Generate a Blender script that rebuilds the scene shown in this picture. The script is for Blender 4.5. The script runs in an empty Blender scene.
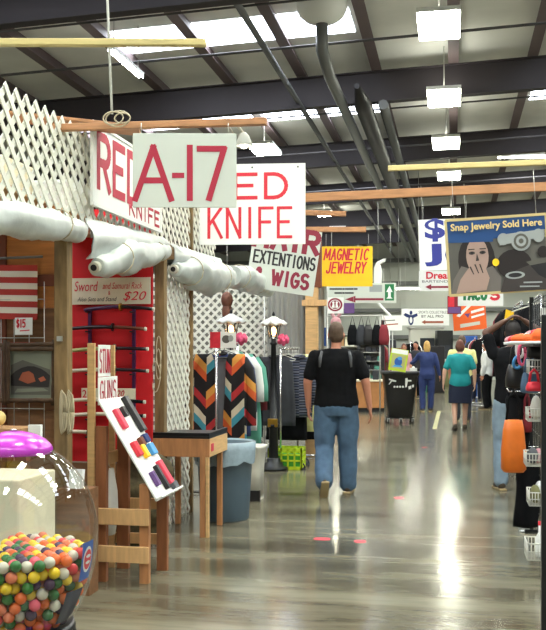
import bpy, math, random
import numpy as np
from mathutils import Vector, Matrix, noise
random.seed(7)
C = bpy.context.scene.collection
PI = math.pi
R = math.radians
# ---------------------------------------------------------------- camera frame
F, CX, HZ, H = 950.0, 273.0, 352.0, 1.42
PSI = math.atan(.19)
SN, CS = math.sin(PSI), math.cos(PSI)
def at(px, py, D):
    l = (px - CX) / F * D
    return Vector((-SN*D + CS*l, CS*D + SN*l, H + (HZ - py) / F * D))
def atY(px, py, Y): return at(px, py, Y / (CS + SN*(px - CX)/F))
def atX(px, py, X): return at(px, py, X / (-SN + CS*(px - CX)/F))
def fl(px, py): return at(px, py, H*F/(py - HZ))
# ---------------------------------------------------------------- materials
def lin(c): return tuple((x/12.92 if x <= .04045 else ((x+.055)/1.055)**2.4) for x in c)
def rgb(r, g, b): return lin((r/255, g/255, b/255)) + (1,)
MATS = {}
def mat(name, col, rough=.6, metal=0, var=.0, scale=8, stretch=(1,1,1), bump=0, emit=0, spec=.5):
    if name in MATS: return MATS[name]
    m = bpy.data.materials.new(name); m.use_nodes = True
    nt = m.node_tree; b = nt.nodes['Principled BSDF']
    c = rgb(*col)
    b.inputs['Base Color'].default_value = c
    b.inputs['Roughness'].default_value = rough
    b.inputs['Metallic'].default_value = metal
    b.inputs['Specular IOR Level'].default_value = spec
    if var or bump:
        tc = nt.nodes.new('ShaderNodeTexCoord'); mp = nt.nodes.new('ShaderNodeMapping')
        mp.inputs['Scale'].default_value = stretch
        nz = nt.nodes.new('ShaderNodeTexNoise'); nz.inputs['Scale'].default_value = scale
        nz.inputs['Detail'].default_value = 5
        nt.links.new(tc.outputs['Object'], mp.inputs['Vector']); nt.links.new(mp.outputs['Vector'], nz.inputs['Vector'])
        if var:
            rp = nt.nodes.new('ShaderNodeValToRGB')
            rp.color_ramp.elements[0].position = .3; rp.color_ramp.elements[1].position = .7
            rp.color_ramp.elements[0].color = tuple(x*(1-var) for x in c[:3]) + (1,)
            rp.color_ramp.elements[1].color = tuple(min(1, x*(1+var)) for x in c[:3]) + (1,)
            nt.links.new(nz.outputs['Fac'], rp.inputs['Fac']); nt.links.new(rp.outputs['Color'], b.inputs['Base Color'])
        if bump:
            bp = nt.nodes.new('ShaderNodeBump'); bp.inputs['Strength'].default_value = bump; bp.inputs['Distance'].default_value = .01
            nt.links.new(nz.outputs['Fac'], bp.inputs['Height']); nt.links.new(bp.outputs['Normal'], b.inputs['Normal'])
    if emit:
        b.inputs['Emission Color'].default_value = c
        b.inputs['Emission Strength'].default_value = emit
    MATS[name] = m
    return m
def M(name): return MATS[name]
def glassy(name, tint=(1,1,1,1), gloss_rough=.02, ior=1.45):
    m = bpy.data.materials.new(name); m.use_nodes = True; nt = m.node_tree
    nt.nodes.remove(nt.nodes['Principled BSDF']); out = nt.nodes['Material Output']
    t = nt.nodes.new('ShaderNodeBsdfTransparent'); t.inputs['Color'].default_value = tint
    g = nt.nodes.new('ShaderNodeBsdfGlossy'); g.inputs['Roughness'].default_value = gloss_rough
    lw = nt.nodes.new('ShaderNodeLayerWeight'); lw.inputs['Blend'].default_value = .5
    pw = nt.nodes.new('ShaderNodeMath'); pw.operation = 'POWER'; pw.inputs[1].default_value = 4; nt.links.new(lw.outputs['Facing'], pw.inputs[0])
    fr = nt.nodes.new('ShaderNodeMapRange'); fr.inputs['To Min'].default_value = .08; fr.inputs['To Max'].default_value = .55; nt.links.new(pw.outputs[0], fr.inputs['Value'])
    mx = nt.nodes.new('ShaderNodeMixShader')
    nt.links.new(fr.outputs[0], mx.inputs['Fac']); nt.links.new(t.outputs[0], mx.inputs[1]); nt.links.new(g.outputs[0], mx.inputs[2])
    nt.links.new(mx.outputs[0], out.inputs['Surface']); MATS[name] = m
    return m
# palette
for n, c, kw in [
 ('white_paint', (232,234,228), dict(rough=.5)), ('sign_grey', (206,212,202), dict(rough=.5, var=.04, scale=3)),
 ('sign_white', (236,238,234), dict(rough=.5, var=.03, scale=4)), ('cream', (228,220,192), dict(rough=.6, var=.06)),
 ('red_ink', (178,34,62), dict(rough=.6)), ('bright_red_ink', (214,40,58), dict(rough=.6, var=.1, scale=30)), ('maroon_ink', (140,34,58), dict(rough=.6)),
 ('black_ink', (40,38,40), dict(rough=.6)), ('blue_ink', (44,52,140), dict(rough=.6)), ('green_ink', (30,120,70), dict(rough=.6)),
 ('yellow_sign', (250,200,20), dict(rough=.5, var=.04)), ('red_board', (206,20,30), dict(rough=.7, var=.08, scale=5)),
 ('pine', (212,172,118), dict(rough=.6, var=.12, scale=6, stretch=(1,1,8))), ('pine_h', (208,166,114), dict(rough=.6, var=.12, scale=6, stretch=(8,1,1))),
 ('pine_bar', (184,132,90), dict(rough=.6, var=.2, scale=5, stretch=(1,8,8))), ('yellow_bar', (222,204,140), dict(rough=.6, var=.08, scale=5, stretch=(1,8,8))),
 ('stained', (142,88,54), dict(rough=.55, var=.2, scale=5, stretch=(6,6,1))), ('stained_light', (176,122,78), dict(rough=.55, var=.18, scale=5, stretch=(6,6,1))),
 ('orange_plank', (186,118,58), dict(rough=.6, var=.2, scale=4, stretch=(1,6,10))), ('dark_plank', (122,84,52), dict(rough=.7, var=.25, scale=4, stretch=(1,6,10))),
 ('old_post', (128,104,68), dict(rough=.8, var=.3, scale=6, stretch=(5,5,1))), ('brown_board', (110,56,34), dict(rough=.7, var=.2)),
 ('lattice_white', (220,220,208), dict(rough=.5)), ('tarp', (196,203,200), dict(rough=.3, var=.1, scale=9, bump=.5)), ('tube_core', (206,204,190), dict(rough=.5)),
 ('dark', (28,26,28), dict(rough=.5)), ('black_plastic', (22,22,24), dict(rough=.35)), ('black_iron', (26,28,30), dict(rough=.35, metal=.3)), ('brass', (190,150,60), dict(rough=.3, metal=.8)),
 ('steel_wire', (190,190,184), dict(rough=.35, metal=.6)), ('white_wire', (204,204,194), dict(rough=.4)), ('chrome', (200,200,200), dict(rough=.2, metal=.9)),
 ('can_blue', (74,92,104), dict(rough=.5, var=.05)), ('liner', (150,170,182), dict(rough=.25, bump=.6, scale=14, var=.08)), ('lime', (190,214,40), dict(rough=.5)), ('lime_dark', (60,160,50), dict(rough=.5)),
 ('beam', (54,48,52), dict(rough=.6, var=.1, scale=1)), ('purlin', (96,82,82), dict(rough=.6, var=.1, scale=1)),
 ('wall_grey', (190,194,188), dict(rough=.7, var=.05, scale=.6)), ('pipe', (110,112,112), dict(rough=.45, metal=.4)), ('pipe_dark', (72,70,72), dict(rough=.6)),
 ('orchid', (190,60,190), dict(rough=.2, spec=.6)), ('jeans', (72,98,124), dict(rough=.85, var=.22, scale=9)), ('jeans_pale', (130,150,166), dict(rough=.85, var=.2, scale=9)), ('navy', (38,54,104), dict(rough=.85, var=.12)),
 ('navy_dark', (26,34,58), dict(rough=.85)), ('teal', (20,146,150), dict(rough=.8, var=.08)), ('black_cloth', (17,18,21), dict(rough=.95, var=.15, spec=.2)), ('grey_cloth', (92,94,98), dict(rough=.9, var=.1)), ('charcoal_cloth', (52,54,60), dict(rough=.9, var=.15)),
 ('pale_yellow', (226,222,150), dict(rough=.85)), ('white_cloth', (222,224,220), dict(rough=.85, var=.05)), ('skin', (190,130,104), dict(rough=.55)), ('skin_dark', (96,64,50), dict(rough=.55)), ('skin_pale', (216,170,146), dict(rough=.55)),
 ('hair_brown', (82,64,50), dict(rough=.7, var=.2, scale=40)), ('hair_dark', (36,30,28), dict(rough=.7)), ('hair_blonde', (200,160,90), dict(rough=.6, var=.2, scale=40)), ('hair_auburn', (104,62,46), dict(rough=.6, var=.2, scale=40)),
 ('shoe', (72,62,50), dict(rough=.7)), ('sole', (170,150,110), dict(rough=.8)), ('sole_lime', (196,200,90), dict(rough=.8)), ('orange_leather', (222,112,24), dict(rough=.5, var=.12)), ('camo', (70,62,38), dict(rough=.9, var=.5, scale=22, bump=.6)),
 ('orange', (238,100,30), dict(rough=.6)), ('pink', (226,92,130), dict(rough=.8, var=.15, scale=40)), ('pale_pink', (216,160,166), dict(rough=.9)), ('purple', (104,70,130), dict(rough=.5)), ('royal', (36,88,170), dict(rough=.6)), ('header_blue', (34,74,128), dict(rough=.35)), ('gold', (226,200,130), dict(rough=.4)),
 ('frame_gold', (206,186,130), dict(rough=.45)), ('dirty_white', (206,204,190), dict(rough=.6)), ('burgundy', (130,40,50), dict(rough=.85)), ('olive', (110,110,70), dict(rough=.85)), ('sea_green', (90,160,140), dict(rough=.85)), ('counter_wood', (190,130,76), dict(rough=.5, var=.12, scale=4)), ('corrugate', (150,150,144), dict(rough=.6)),
 ('picture_grey', (92,90,82), dict(rough=.35)), ('picture_dark', (40,34,34), dict(rough=.35)), ('picture_rust', (160,84,56), dict(rough=.35)), ('picture_sky', (124,128,112), dict(rough=.35)), ('twig', (74,54,36), dict(rough=.8, var=.3, scale=20, bump=.6)),
 ('flag_red', (172,52,46), dict(rough=.85)), ('flag_white', (222,214,200), dict(rough=.85)), ('rope', (190,178,150), dict(rough=.9)), ('card_brown', (176,134,92), dict(rough=.8)), ('tape_red', (222,60,84), dict(rough=.5)), ('sky_blue', (70,150,210), dict(rough=.5)),
 ('poster_grey', (92,90,84), dict(rough=.35, var=.1, scale=5)), ('poster_skin', (168,142,130), dict(rough=.35)), ('poster_hair', (38,31,30), dict(rough=.35)), ('poster_silver', (156,162,160), dict(rough=.35)), ('poster_shade', (62,56,54), dict(rough=.35)), ('poster_cloth', (112,106,100), dict(rough=.35)),
 ('scab_violet', (74,40,84), dict(rough=.3)), ('scab_black', (30,18,26), dict(rough=.3)), ('scab_sage', (178,180,112), dict(rough=.4)), ('scab_ivory', (226,212,186), dict(rough=.4)),
]: mat(n, c, **kw)
mat('roof_fill_glow', (252,252,238), emit=7); mat('tube_light', (255,252,240), emit=60); mat('bay_light', (252,253,232), emit=62); mat('skylight', (236,244,255), emit=14); mat('bulb', (255,196,130), emit=14); mat('clamp_bulb', (255,244,220), emit=12)
glassy('globe_glass', (.95,.96,.95,1), .03, 1.5); glassy('clear_pane', (.92,.9,.86,1), .05, 1.3)
def floor_material():
    m = bpy.data.materials.new('polished_concrete'); m.use_nodes = True; nt = m.node_tree; b = nt.nodes['Principled BSDF']
    tc = nt.nodes.new('ShaderNodeTexCoord')
    n1 = nt.nodes.new('ShaderNodeTexNoise'); n1.inputs['Scale'].default_value = 1.1; n1.inputs['Detail'].default_value = 8; n1.inputs['Roughness'].default_value = .65
    mp = nt.nodes.new('ShaderNodeMapping'); mp.inputs['Scale'].default_value = (.5, 2.6, 1)
    rp = nt.nodes.new('ShaderNodeValToRGB'); e = rp.color_ramp.elements
    e[0].position = .36; e[0].color = rgb(76,70,54); e[1].position = .64; e[1].color = rgb(128,124,106)
    n2 = nt.nodes.new('ShaderNodeTexNoise'); n2.inputs['Scale'].default_value = 5; n2.inputs['Detail'].default_value = 6
    mp2 = nt.nodes.new('ShaderNodeMapping'); mp2.inputs['Scale'].default_value = (.5, 3.5, 1)
    bp = nt.nodes.new('ShaderNodeBump'); bp.inputs['Strength'].default_value = .1; bp.inputs['Distance'].default_value = .01
    mr = nt.nodes.new('ShaderNodeMapRange'); mr.inputs['To Min'].default_value = .1; mr.inputs['To Max'].default_value = .22
    L = nt.links.new
    L(tc.outputs['Object'], mp.inputs['Vector']); L(mp.outputs[0], n1.inputs['Vector']); L(n1.outputs['Fac'], rp.inputs['Fac']); L(rp.outputs['Color'], b.inputs['Base Color'])
    L(tc.outputs['Object'], mp2.inputs['Vector']); L(mp2.outputs[0], n2.inputs['Vector']); L(n2.outputs['Fac'], bp.inputs['Height']); L(bp.outputs['Normal'], b.inputs['Normal'])
    L(n2.outputs['Fac'], mr.inputs['Value']); L(mr.outputs['Result'], b.inputs['Roughness'])
    b.inputs['Specular IOR Level'].default_value = .42
    MATS['floor'] = m
floor_material()
def band_material(name, cols, k, along='z', chev=1.0):
    m = bpy.data.materials.new(name); m.use_nodes = True; nt = m.node_tree; b = nt.nodes['Principled BSDF']; L = nt.links.new
    b.inputs['Roughness'].default_value = .9
    tc = nt.nodes.new('ShaderNodeTexCoord'); sp = nt.nodes.new('ShaderNodeSeparateXYZ'); L(tc.outputs['Object'], sp.inputs[0])
    def math_(op, a, b_):
        n = nt.nodes.new('ShaderNodeMath'); n.operation = op
        for i, x in enumerate((a, b_)):
            if x is None: continue
            if isinstance(x, (int, float)): n.inputs[i].default_value = x
            else: L(x, n.inputs[i])
        return n.outputs[0]
    ax = math_('ABSOLUTE', math_('ADD', sp.outputs['X'], .0), None)
    tri = math_('PINGPONG', ax, .13)
    u = math_('ADD', math_('MULTIPLY', tri, chev), sp.outputs['Z'])
    blk = math_('MULTIPLY', math_('FLOOR', math_('MULTIPLY', sp.outputs['X'], 7.6), None), .31)
    u = math_('FRACT', math_('ADD', math_('MULTIPLY', u, k), blk), None)
    rp = nt.nodes.new('ShaderNodeValToRGB'); rp.color_ramp.interpolation = 'CONSTANT'; e = rp.color_ramp.elements
    e[0].position = 0; e[0].color = rgb(*cols[0]); e[1].position = 1/len(cols); e[1].color = rgb(*cols[1])
    for i in range(2, len(cols)):
        x = e.new(i/len(cols)); x.color = rgb(*cols[i])
    L(u, rp.inputs['Fac']); L(rp.outputs['Color'], b.inputs['Base Color']); MATS[name] = m
K_ = (24,22,24)
band_material('chevron', [K_, K_, (206,92,42), (204,144,62), K_, K_, (62,142,160), (200,192,168), K_, (172,44,46)], 1.15)
band_material('plaid', [(40,46,64), (86,92,112), (36,40,52), (110,112,124)], 15, chev=.0)
# ---------------------------------------------------------------- mesh builder
class MB:
    def __init__(s): s.v, s.f, s.m, s.mats, s.smooth = [], [], [], [], []
    def mi(s, m):
        m = M(m) if isinstance(m, str) else m
        if m not in s.mats: s.mats.append(m)
        return s.mats.index(m)
    def add(s, vs, fs, m=None, smooth=False):
        o = len(s.v); s.v += [tuple(v) for v in vs]
        k = s.mi(m) if m else 0
        for f in fs: s.f.append(tuple(i+o for i in f)); s.m.append(k); s.smooth.append(smooth)
        return s
    def box(s, c, d, m=None, rot=None):
        vs = []
        for x in (-.5,.5):
            for y in (-.5,.5):
                for z in (-.5,.5):
                    p = Vector((x*d[0], y*d[1], z*d[2]))
                    if rot is not None: p = rot @ p
                    vs.append(p + Vector(c))
        return s.add(vs, [(0,1,3,2),(4,6,7,5),(0,4,5,1),(2,3,7,6),(0,2,6,4),(1,5,7,3)], m)
    def b2(s, a, b, m=None):
        return s.box([(a[i]+b[i])/2 for i in range(3)], [abs(b[i]-a[i]) for i in range(3)], m)
    def bar(s, p, q, w, h, m=None, up=(0,0,1)):
        p, q = Vector(p), Vector(q); d = q - p; z = d.normalized(); u = Vector(up)
        if abs(z.dot(u)) > .98: u = Vector((0,1,0))
        x = u.cross(z).normalized(); y = z.cross(x)
        rot = Matrix((x, y, z)).transposed()
        return s.box((p+q)/2, (w, h, d.length), m, rot)
    def tube(s, pts, r, n=10, m=None, cap=True, sx=None):
        pts = [Vector(p) for p in pts]; rs = r if isinstance(r, (list, tuple)) else [r]*len(pts)
        vs, fs = [], []; ref = None
        for i, p in enumerate(pts):
            t = (pts[min(i+1, len(pts)-1)] - pts[max(i-1, 0)]).normalized()
            if ref is None: ref = Vector((0,0,1)) if abs(t.z) < .9 else Vector((1,0,0))
            x = (ref - t*ref.dot(t)).normalized(); y = t.cross(x); ref = x
            for k in range(n):
                a = 2*PI*k/n; vs.append(p + (x*math.cos(a) + y*math.sin(a))*rs[i])
        for i in range(len(pts)-1):
            for k in range(n): fs.append((i*n+k, i*n+(k+1)%n, (i+1)*n+(k+1)%n, (i+1)*n+k))
        s.add(vs, fs, m, True)
        if cap:
            o = len(s.v) - len(vs); k_ = s.mi(m) if m else 0
            s.f += [tuple(o+k for k in range(n))[::-1], tuple(o+(len(pts)-1)*n+k for k in range(n))]; s.m += [k_, k_]; s.smooth += [False, False]
        return s
    def lathe(s, prof, c=(0,0,0), n=24, m=None, smooth=True):
        vs, fs = [], []; L = len(prof)
        for r, z in prof:
            for k in range(n):
                a = 2*PI*k/n; vs.append((c[0]+r*math.cos(a), c[1]+r*math.sin(a), c[2]+z))
        for i in range(L-1):
            for k in range(n): fs.append((i*n+k, i*n+(k+1)%n, (i+1)*n+(k+1)%n, (i+1)*n+k))
        return s.add(vs, fs, m, smooth)
    def ell(s, c, r, m=None, nu=14, nv=9, rot=None):
        vs, fs = [], []
        for j in range(nv+1):
            t = PI*j/nv
            for k in range(nu):
                a = 2*PI*k/nu
                p = Vector((r[0]*math.sin(t)*math.cos(a), r[1]*math.sin(t)*math.sin(a), r[2]*math.cos(t)))
                if rot is not None: p = rot @ p
                vs.append(p + Vector(c))
        for j in range(nv):
            for k in range(nu): fs.append((j*nu+k, (j+1)*nu+k, (j+1)*nu+(k+1)%nu, j*nu+(k+1)%nu))
        return s.add(vs, fs, m, True)
    def loft(s, secs, n=20, m=None, cap=True, power=2.0):
        """secs: (cx,cy,cz,rx,ry) horizontal sections"""
        vs, fs = [], []
        for cx, cy, cz, rx, ry in secs:
            for k in range(n):
                a = 2*PI*k/n; ca, sa = math.cos(a), math.sin(a)
                vs.append((cx + rx*math.copysign(abs(ca)**(2/power), ca), cy + ry*math.copysign(abs(sa)**(2/power), sa), cz))
        L = len(secs)
        for i in range(L-1):
            for k in range(n): fs.append((i*n+k, i*n+(k+1)%n, (i+1)*n+(k+1)%n, (i+1)*n+k))
        s.add(vs, fs, m, True)
        if cap:
            o = len(s.v)-len(vs); k_ = s.mi(m) if m else 0
            s.f += [tuple(o+k for k in range(n))[::-1], tuple(o+(L-1)*n+k for k in range(n))]; s.m += [k_,k_]; s.smooth += [False, False]
        return s
    def chain(s, pts, rs, n=10, m=None):
        for i in range(len(pts)-1): s.tube([pts[i], pts[i+1]], [rs[i], rs[i+1]], n, m)
        for p, r in zip(pts, rs): s.ell(p, (r,r,r), m, n, 6)
        return s
    def prism(s, poly, y0, y1, m=None):
        """poly in x,z; extruded along y"""
        n = len(poly); vs = [(x, y0, z) for x, z in poly] + [(x, y1, z) for x, z in poly]
        fs = [tuple(range(n)), tuple(range(n, 2*n))[::-1]] + [(i, i+n, (i+1)%n+n, (i+1)%n) for i in range(n)]
        return s.add(vs, fs, m)
    def mesh(s, name):
        me = bpy.data.meshes.new(name); me.from_pydata(s.v, [], s.f)
        for m in s.mats: me.materials.append(m)
        me.polygons.foreach_set('material_index', s.m); me.polygons.foreach_set('use_smooth', s.smooth); me.update()
        return me
    def build(s, name, m=None, parent=None, bevel=0, loc=None):
        if m and not s.mats: s.mats = [M(m) if isinstance(m, str) else m]
        return link(name, s.mesh(name), parent, bevel, loc)
def link(name, me, parent=None, bevel=0, loc=None):
    o = bpy.data.objects.new(name, me); C.objects.link(o)
    if parent is not None: o.parent = parent
    if loc is not None: o.location = loc
    if bevel:
        b = o.modifiers.new('bevel', 'BEVEL'); b.width = bevel; b.segments = 2; b.limit_method = 'ANGLE'
    return o
def tag(o, label, cat, group=None, kind=None):
    o['label'] = label; o['category'] = cat
    if group: o['group'] = group
    if kind: o['kind'] = kind
    return o
def thing(name, label, cat, loc=(0,0,0), rotz=0, group=None, roll=0, pitch=0):
    o = bpy.data.objects.new(name, None); C.objects.link(o); o.location = loc; o.rotation_euler = (pitch, roll, rotz); o.empty_display_size = .1
    return tag(o, label, cat, group)
def struct(name, mb, m=None):
    o = mb.build(name, m); o['kind'] = 'structure'; return o
def dup(root, loc, rotz=None, label=None, group=None):
    r = root.copy(); C.objects.link(r); r.location = loc
    if rotz is not None: r.rotation_euler.z = rotz
    if label: r['label'] = label
    if group: r['group'] = group
    for ch in list(root.children):
        c = ch.copy(); C.objects.link(c); c.parent = r
        for g in ch.children:
            d = g.copy(); C.objects.link(d); d.parent = c
    return r
def remesh(mb, voxel, name, m, parent, it=3, wob=0, fac=.5):
    o = bpy.data.objects.new('tmp', mb.mesh('tmp')); C.objects.link(o)
    r = o.modifiers.new('r', 'REMESH'); r.mode = 'VOXEL'; r.voxel_size = voxel
    sm = o.modifiers.new('s', 'SMOOTH'); sm.iterations = it; sm.factor = fac
    dg = bpy.context.evaluated_depsgraph_get(); me = bpy.data.meshes.new_from_object(o.evaluated_get(dg))
    bpy.data.objects.remove(o); me.name = name; me.materials.clear(); me.materials.append(M(m))
    if wob:
        for v in me.vertices:
            v.co += v.normal * (noise.noise(v.co*9) * wob + noise.noise(v.co*22 + Vector((3,1,2)))*wob*.4)
    me.polygons.foreach_set('use_smooth', [True]*len(me.polygons)); me.update()
    return link(name, me, parent)
# ---------------------------------------------------------------- lettering
def arc(cx, cy, rx, ry, a0, a1, n=8): return [(cx+rx*math.cos(R(a0+(a1-a0)*i/n)), cy+ry*math.sin(R(a0+(a1-a0)*i/n))) for i in range(n+1)]
SF = {
 'A': [[(0,0),(.5,1),(1,0)],[(.2,.36),(.8,.36)]], 'B': [[(0,0),(0,1),(.6,1)]+arc(.6,.76,.35,.24,90,-90)+[(0,.52)],[(.6,.52)]+arc(.6,.26,.4,.26,90,-90)+[(0,0)]],
 'C': [arc(.55,.5,.55,.5,50,310,12)], 'D': [[(0,0),(0,1),(.4,1)]+arc(.4,.5,.6,.5,90,-90,10)+[(0,0)]], 'E': [[(1,1),(0,1),(0,0),(1,0)],[(0,.52),(.8,.52)]],
 'F': [[(1,1),(0,1),(0,0)],[(0,.52),(.8,.52)]], 'G': [arc(.52,.5,.52,.5,50,330,12)+[(1,.45),(.6,.45)]], 'H': [[(0,0),(0,1)],[(1,0),(1,1)],[(0,.5),(1,.5)]], 'I': [[(.5,0),(.5,1)]],
 'J': [[(.85,1),(.85,.3)]+arc(.45,.3,.4,.3,0,-160)], 'K': [[(0,0),(0,1)],[(.95,1),(.05,.45)],[(.3,.6),(1,0)]], 'L': [[(0,1),(0,0),(.9,0)]], 'M': [[(0,0),(.08,1),(.5,.2),(.92,1),(1,0)]],
 'N': [[(0,0),(0,1),(1,0),(1,1)]], 'O': [arc(.5,.5,.5,.5,0,360,14)], 'P': [[(0,0),(0,1),(.6,1)]+arc(.6,.74,.38,.26,90,-90)+[(0,.48)]], 'R': [[(0,0),(0,1),(.6,1)]+arc(.6,.74,.38,.26,90,-90)+[(0,.48)],[(.45,.48),(1,0)]],
 'S': [arc(.5,.75,.45,.25,40,250)+arc(.5,.26,.48,.26,80,-150)], 'T': [[(0,1),(1,1)],[(.5,1),(.5,0)]], 'U': [[(0,1),(0,.35)]+arc(.5,.35,.5,.35,180,360)+[(1,1)]], 'W': [[(0,1),(.25,0),(.5,.8),(.75,0),(1,1)]],
 'X': [[(0,0),(1,1)],[(0,1),(1,0)]], 'Y': [[(0,1),(.5,.5),(1,1)],[(.5,.5),(.5,0)]], 'Z': [[(0,1),(1,1),(0,0),(1,0)]], '1': [[(.5,0),(.5,1)]], '7': [[(0,1),(1,1),(.4,0)]], '-': [[(.0,.5),(1,.5)]],
 '2': [arc(.5,.72,.48,.28,160,-30)+[(0,0),(1,0)]], '0': [arc(.5,.5,.45,.5,0,360,14)], '5': [[(.95,1),(.1,1),(.05,.55)]+arc(.45,.32,.5,.32,110,-140)],
 '$': [arc(.5,.72,.42,.22,40,250)+arc(.5,.28,.44,.24,80,-150),[(.5,1.1),(.5,-.1)]], '&': [[(1,0),(.2,.75)]+arc(.42,.82,.22,.18,190,-20,8)+[(.1,.3)]+arc(.4,.22,.32,.22,160,330,6)+[(1,.45)]], "'": [[(.5,1),(.4,.75)]], '.': [[(.4,.0),(.5,.05)]],
}
def strokes(text, u0, v0, u1, v1, w, slant=0, wide=.72, gap=.34, narrow='I1.\''):
    """strokes filling the box u0..u1 x v0..v1 (metres); returns quads in (x,z)"""
    adv, total = [], 0
    for ch in text:
        cw = .45 if ch in narrow or ch == ' ' else (.55 if ch == '-' else (1.0 if ch in 'MW' else wide))
        adv.append((total, cw)); total += cw + gap
    total -= gap; sx = (u1-u0)/total; h = v1-v0; out = []
    for ch, (x0, cw) in zip(text, adv):
        for line in SF.get(ch, []):
            if ch == '1': line = [(.5,0),(.5,1)]
            P = [(u0 + (x0 + x*cw)*sx + slant*y*h, v0 + y*h) for x, y in line]
            for (a, b), (c, d) in zip(P, P[1:]):
                dx, dz = c-a, d-b; l = math.hypot(dx, dz)
                if l < 1e-6: continue
                dx, dz = dx/l, dz/l; e = w*.42; nx, nz = -dz*w/2, dx*w/2
                out.append([(a-dx*e+nx, b-dz*e+nz), (a-dx*e-nx, b-dz*e-nz), (c+dx*e-nx, d+dz*e-nz), (c+dx*e+nx, d+dz*e+nz)])
    return out
def font_faces(text, u0, v0, u1, v1, bold=0, shear=0):
    cu = bpy.data.curves.new('t', 'FONT'); cu.body = text; cu.offset = bold; cu.shear = shear; cu.resolution_u = 3
    o = bpy.data.objects.new('t', cu); C.objects.link(o); dg = bpy.context.evaluated_depsgraph_get()
    me = bpy.data.meshes.new_from_object(o.evaluated_get(dg)); bpy.data.objects.remove(o)
    vs = [v.co for v in me.vertices]; xs = [v.x for v in vs]; ys = [v.y for v in vs]; x0, x1, y0, y1 = min(xs), max(xs), min(ys), max(ys)
    V = [(u0+(v.x-x0)/(x1-x0)*(u1-u0), v0+(v.y-y0)/(y1-y0)*(v1-v0)) for v in vs]; Fs = [tuple(p.vertices) for p in me.polygons]
    bpy.data.meshes.remove(me); return V, Fs
def sign(name, label, c, w, h, els=(), board='sign_white', rotz=R(8), roll=0, thick=.012, frame=None, hang=None, cat='sign', group=None, pitch=0, hole=None):
    """board facing -Y locally, origin at its centre; els use fractions of the board"""
    t = thing(name, label, cat, c, rotz, group, roll, pitch)
    MB().box((0,0,0), (w, thick, h)).build('board', board, t, bevel=.002)
    let, pic, k = {}, MB(), 0
    X = lambda u: (u-.5)*w
    Z = lambda v: (v-.5)*h
    for e in els:
        k += 1; y = -thick/2 - .0012 - .0006*k
        if e[0] == 's':
            _, txt, u0, v0, u1, v1, m, sw = e[:8]; sl = e[8] if len(e) > 8 else 0
            mb = let.setdefault((m, k), MB())
            for i, q in enumerate(strokes(txt, X(u0), Z(v0), X(u1), Z(v1), sw, sl)): mb.add([(a, y-.00003*i, b) for a, b in q], [(0,1,2,3)])
        elif e[0] == 'f':
            _, txt, u0, v0, u1, v1, m, bold = e[:8]
            V, Fs = font_faces(txt, X(u0), Z(v0), X(u1), Z(v1), bold, e[8] if len(e) > 8 else 0)
            let.setdefault((m, k), MB()).add([(a, y, b) for a, b in V], Fs)
        elif e[0] == 'p': pic.add([(X(u), y, Z(v)) for u, v in e[1]], [tuple(range(len(e[1])))], e[2])
        elif e[0] == 'e':
            _, cu, cv, ru, rv, m = e; pic.add([(X(cu+ru*math.cos(2*PI*i/20)), y, Z(cv+rv*math.sin(2*PI*i/20))) for i in range(20)], [tuple(range(20))], m)
    for (m, _k), mb in let.items(): mb.build('lettering', m, t)
    if pic.v: pic.build('printed_picture', None, t)
    if frame:
        fw, fm = frame; fb = MB()
        for a, b in (((-w/2, 0, -h/2), (w/2, 0, -h/2)), ((-w/2, 0, h/2), (w/2, 0, h/2))): fb.bar(Vector(a)-Vector((fw/2,0,0)), Vector(b)+Vector((fw/2,0,0)), fw, thick+.014, up=(0,1,0))
        for a, b in (((-w/2, 0, -h/2), (-w/2, 0, h/2)), ((w/2, 0, -h/2), (w/2, 0, h/2))): fb.bar(a, b, thick+.014, fw)
        fb.build('frame', fm, t)
    if hang:
        for u in (-.42, .42):
            MB().tube([(u*w, 0, h/2-.01), (u*w + hang*math.sin(-roll)*0, 0, h/2+hang)], .0022, 6).build('hanging_wire', 'steel_wire', t)
    return t
def sign_px(name, label, x0, y0, x1, y1, D, **kw):
    return sign(name, label, at((x0+x1)/2, (y0+y1)/2, D), (x1-x0)*D/F, (y1-y0)*D/F, **kw)
# ================================================================ SETTING
XL, XR, YB, YF = -17.0, 12.0, -6.0, 50.0
zr = lambda x: 7.3 + .035*x
struct('floor', MB().b2((XL,YB,-.1), (XR,YF,0)), 'floor')
mat('insulation', (222,222,214), rough=.8, var=.06, scale=1.2)
struct('ceiling', MB().add([(XL,YB,zr(XL)),(XR,YB,zr(XR)),(XR,YF,zr(XR)),(XL,YF,zr(XL)),(XL,YB,zr(XL)+.1),(XR,YB,zr(XR)+.1),(XR,YF,zr(XR)+.1),(XL,YF,zr(XL)+.1)], [(0,1,2,3),(7,6,5,4),(0,4,5,1),(2,6,7,3),(1,5,6,2),(0,3,7,4)]), 'insulation')
struct('wall_left', MB().b2((XL-.15,YB,0), (XL,YF,zr(XL)+.1)), 'wall_grey')
struct('wall_right', MB().b2((XR,YB,0), (XR+.15,YF,zr(XR)+.1)), 'wall_grey')
struct('wall_back', MB().b2((XL,YB-.15,0), (XR,YB,7.9)), 'wall_grey')
wf = MB().b2((XL,YF,0), (XR,YF+.15,7.9))
struct('wall_front', wf, 'wall_grey')
g = MB()
for z in (2.2, 3.6, 5.0, 6.2): g.b2((XL,YF-.2,z-.1), (XR,YF,z+.1))
struct('wall_girts', g, 'pipe')
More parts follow.
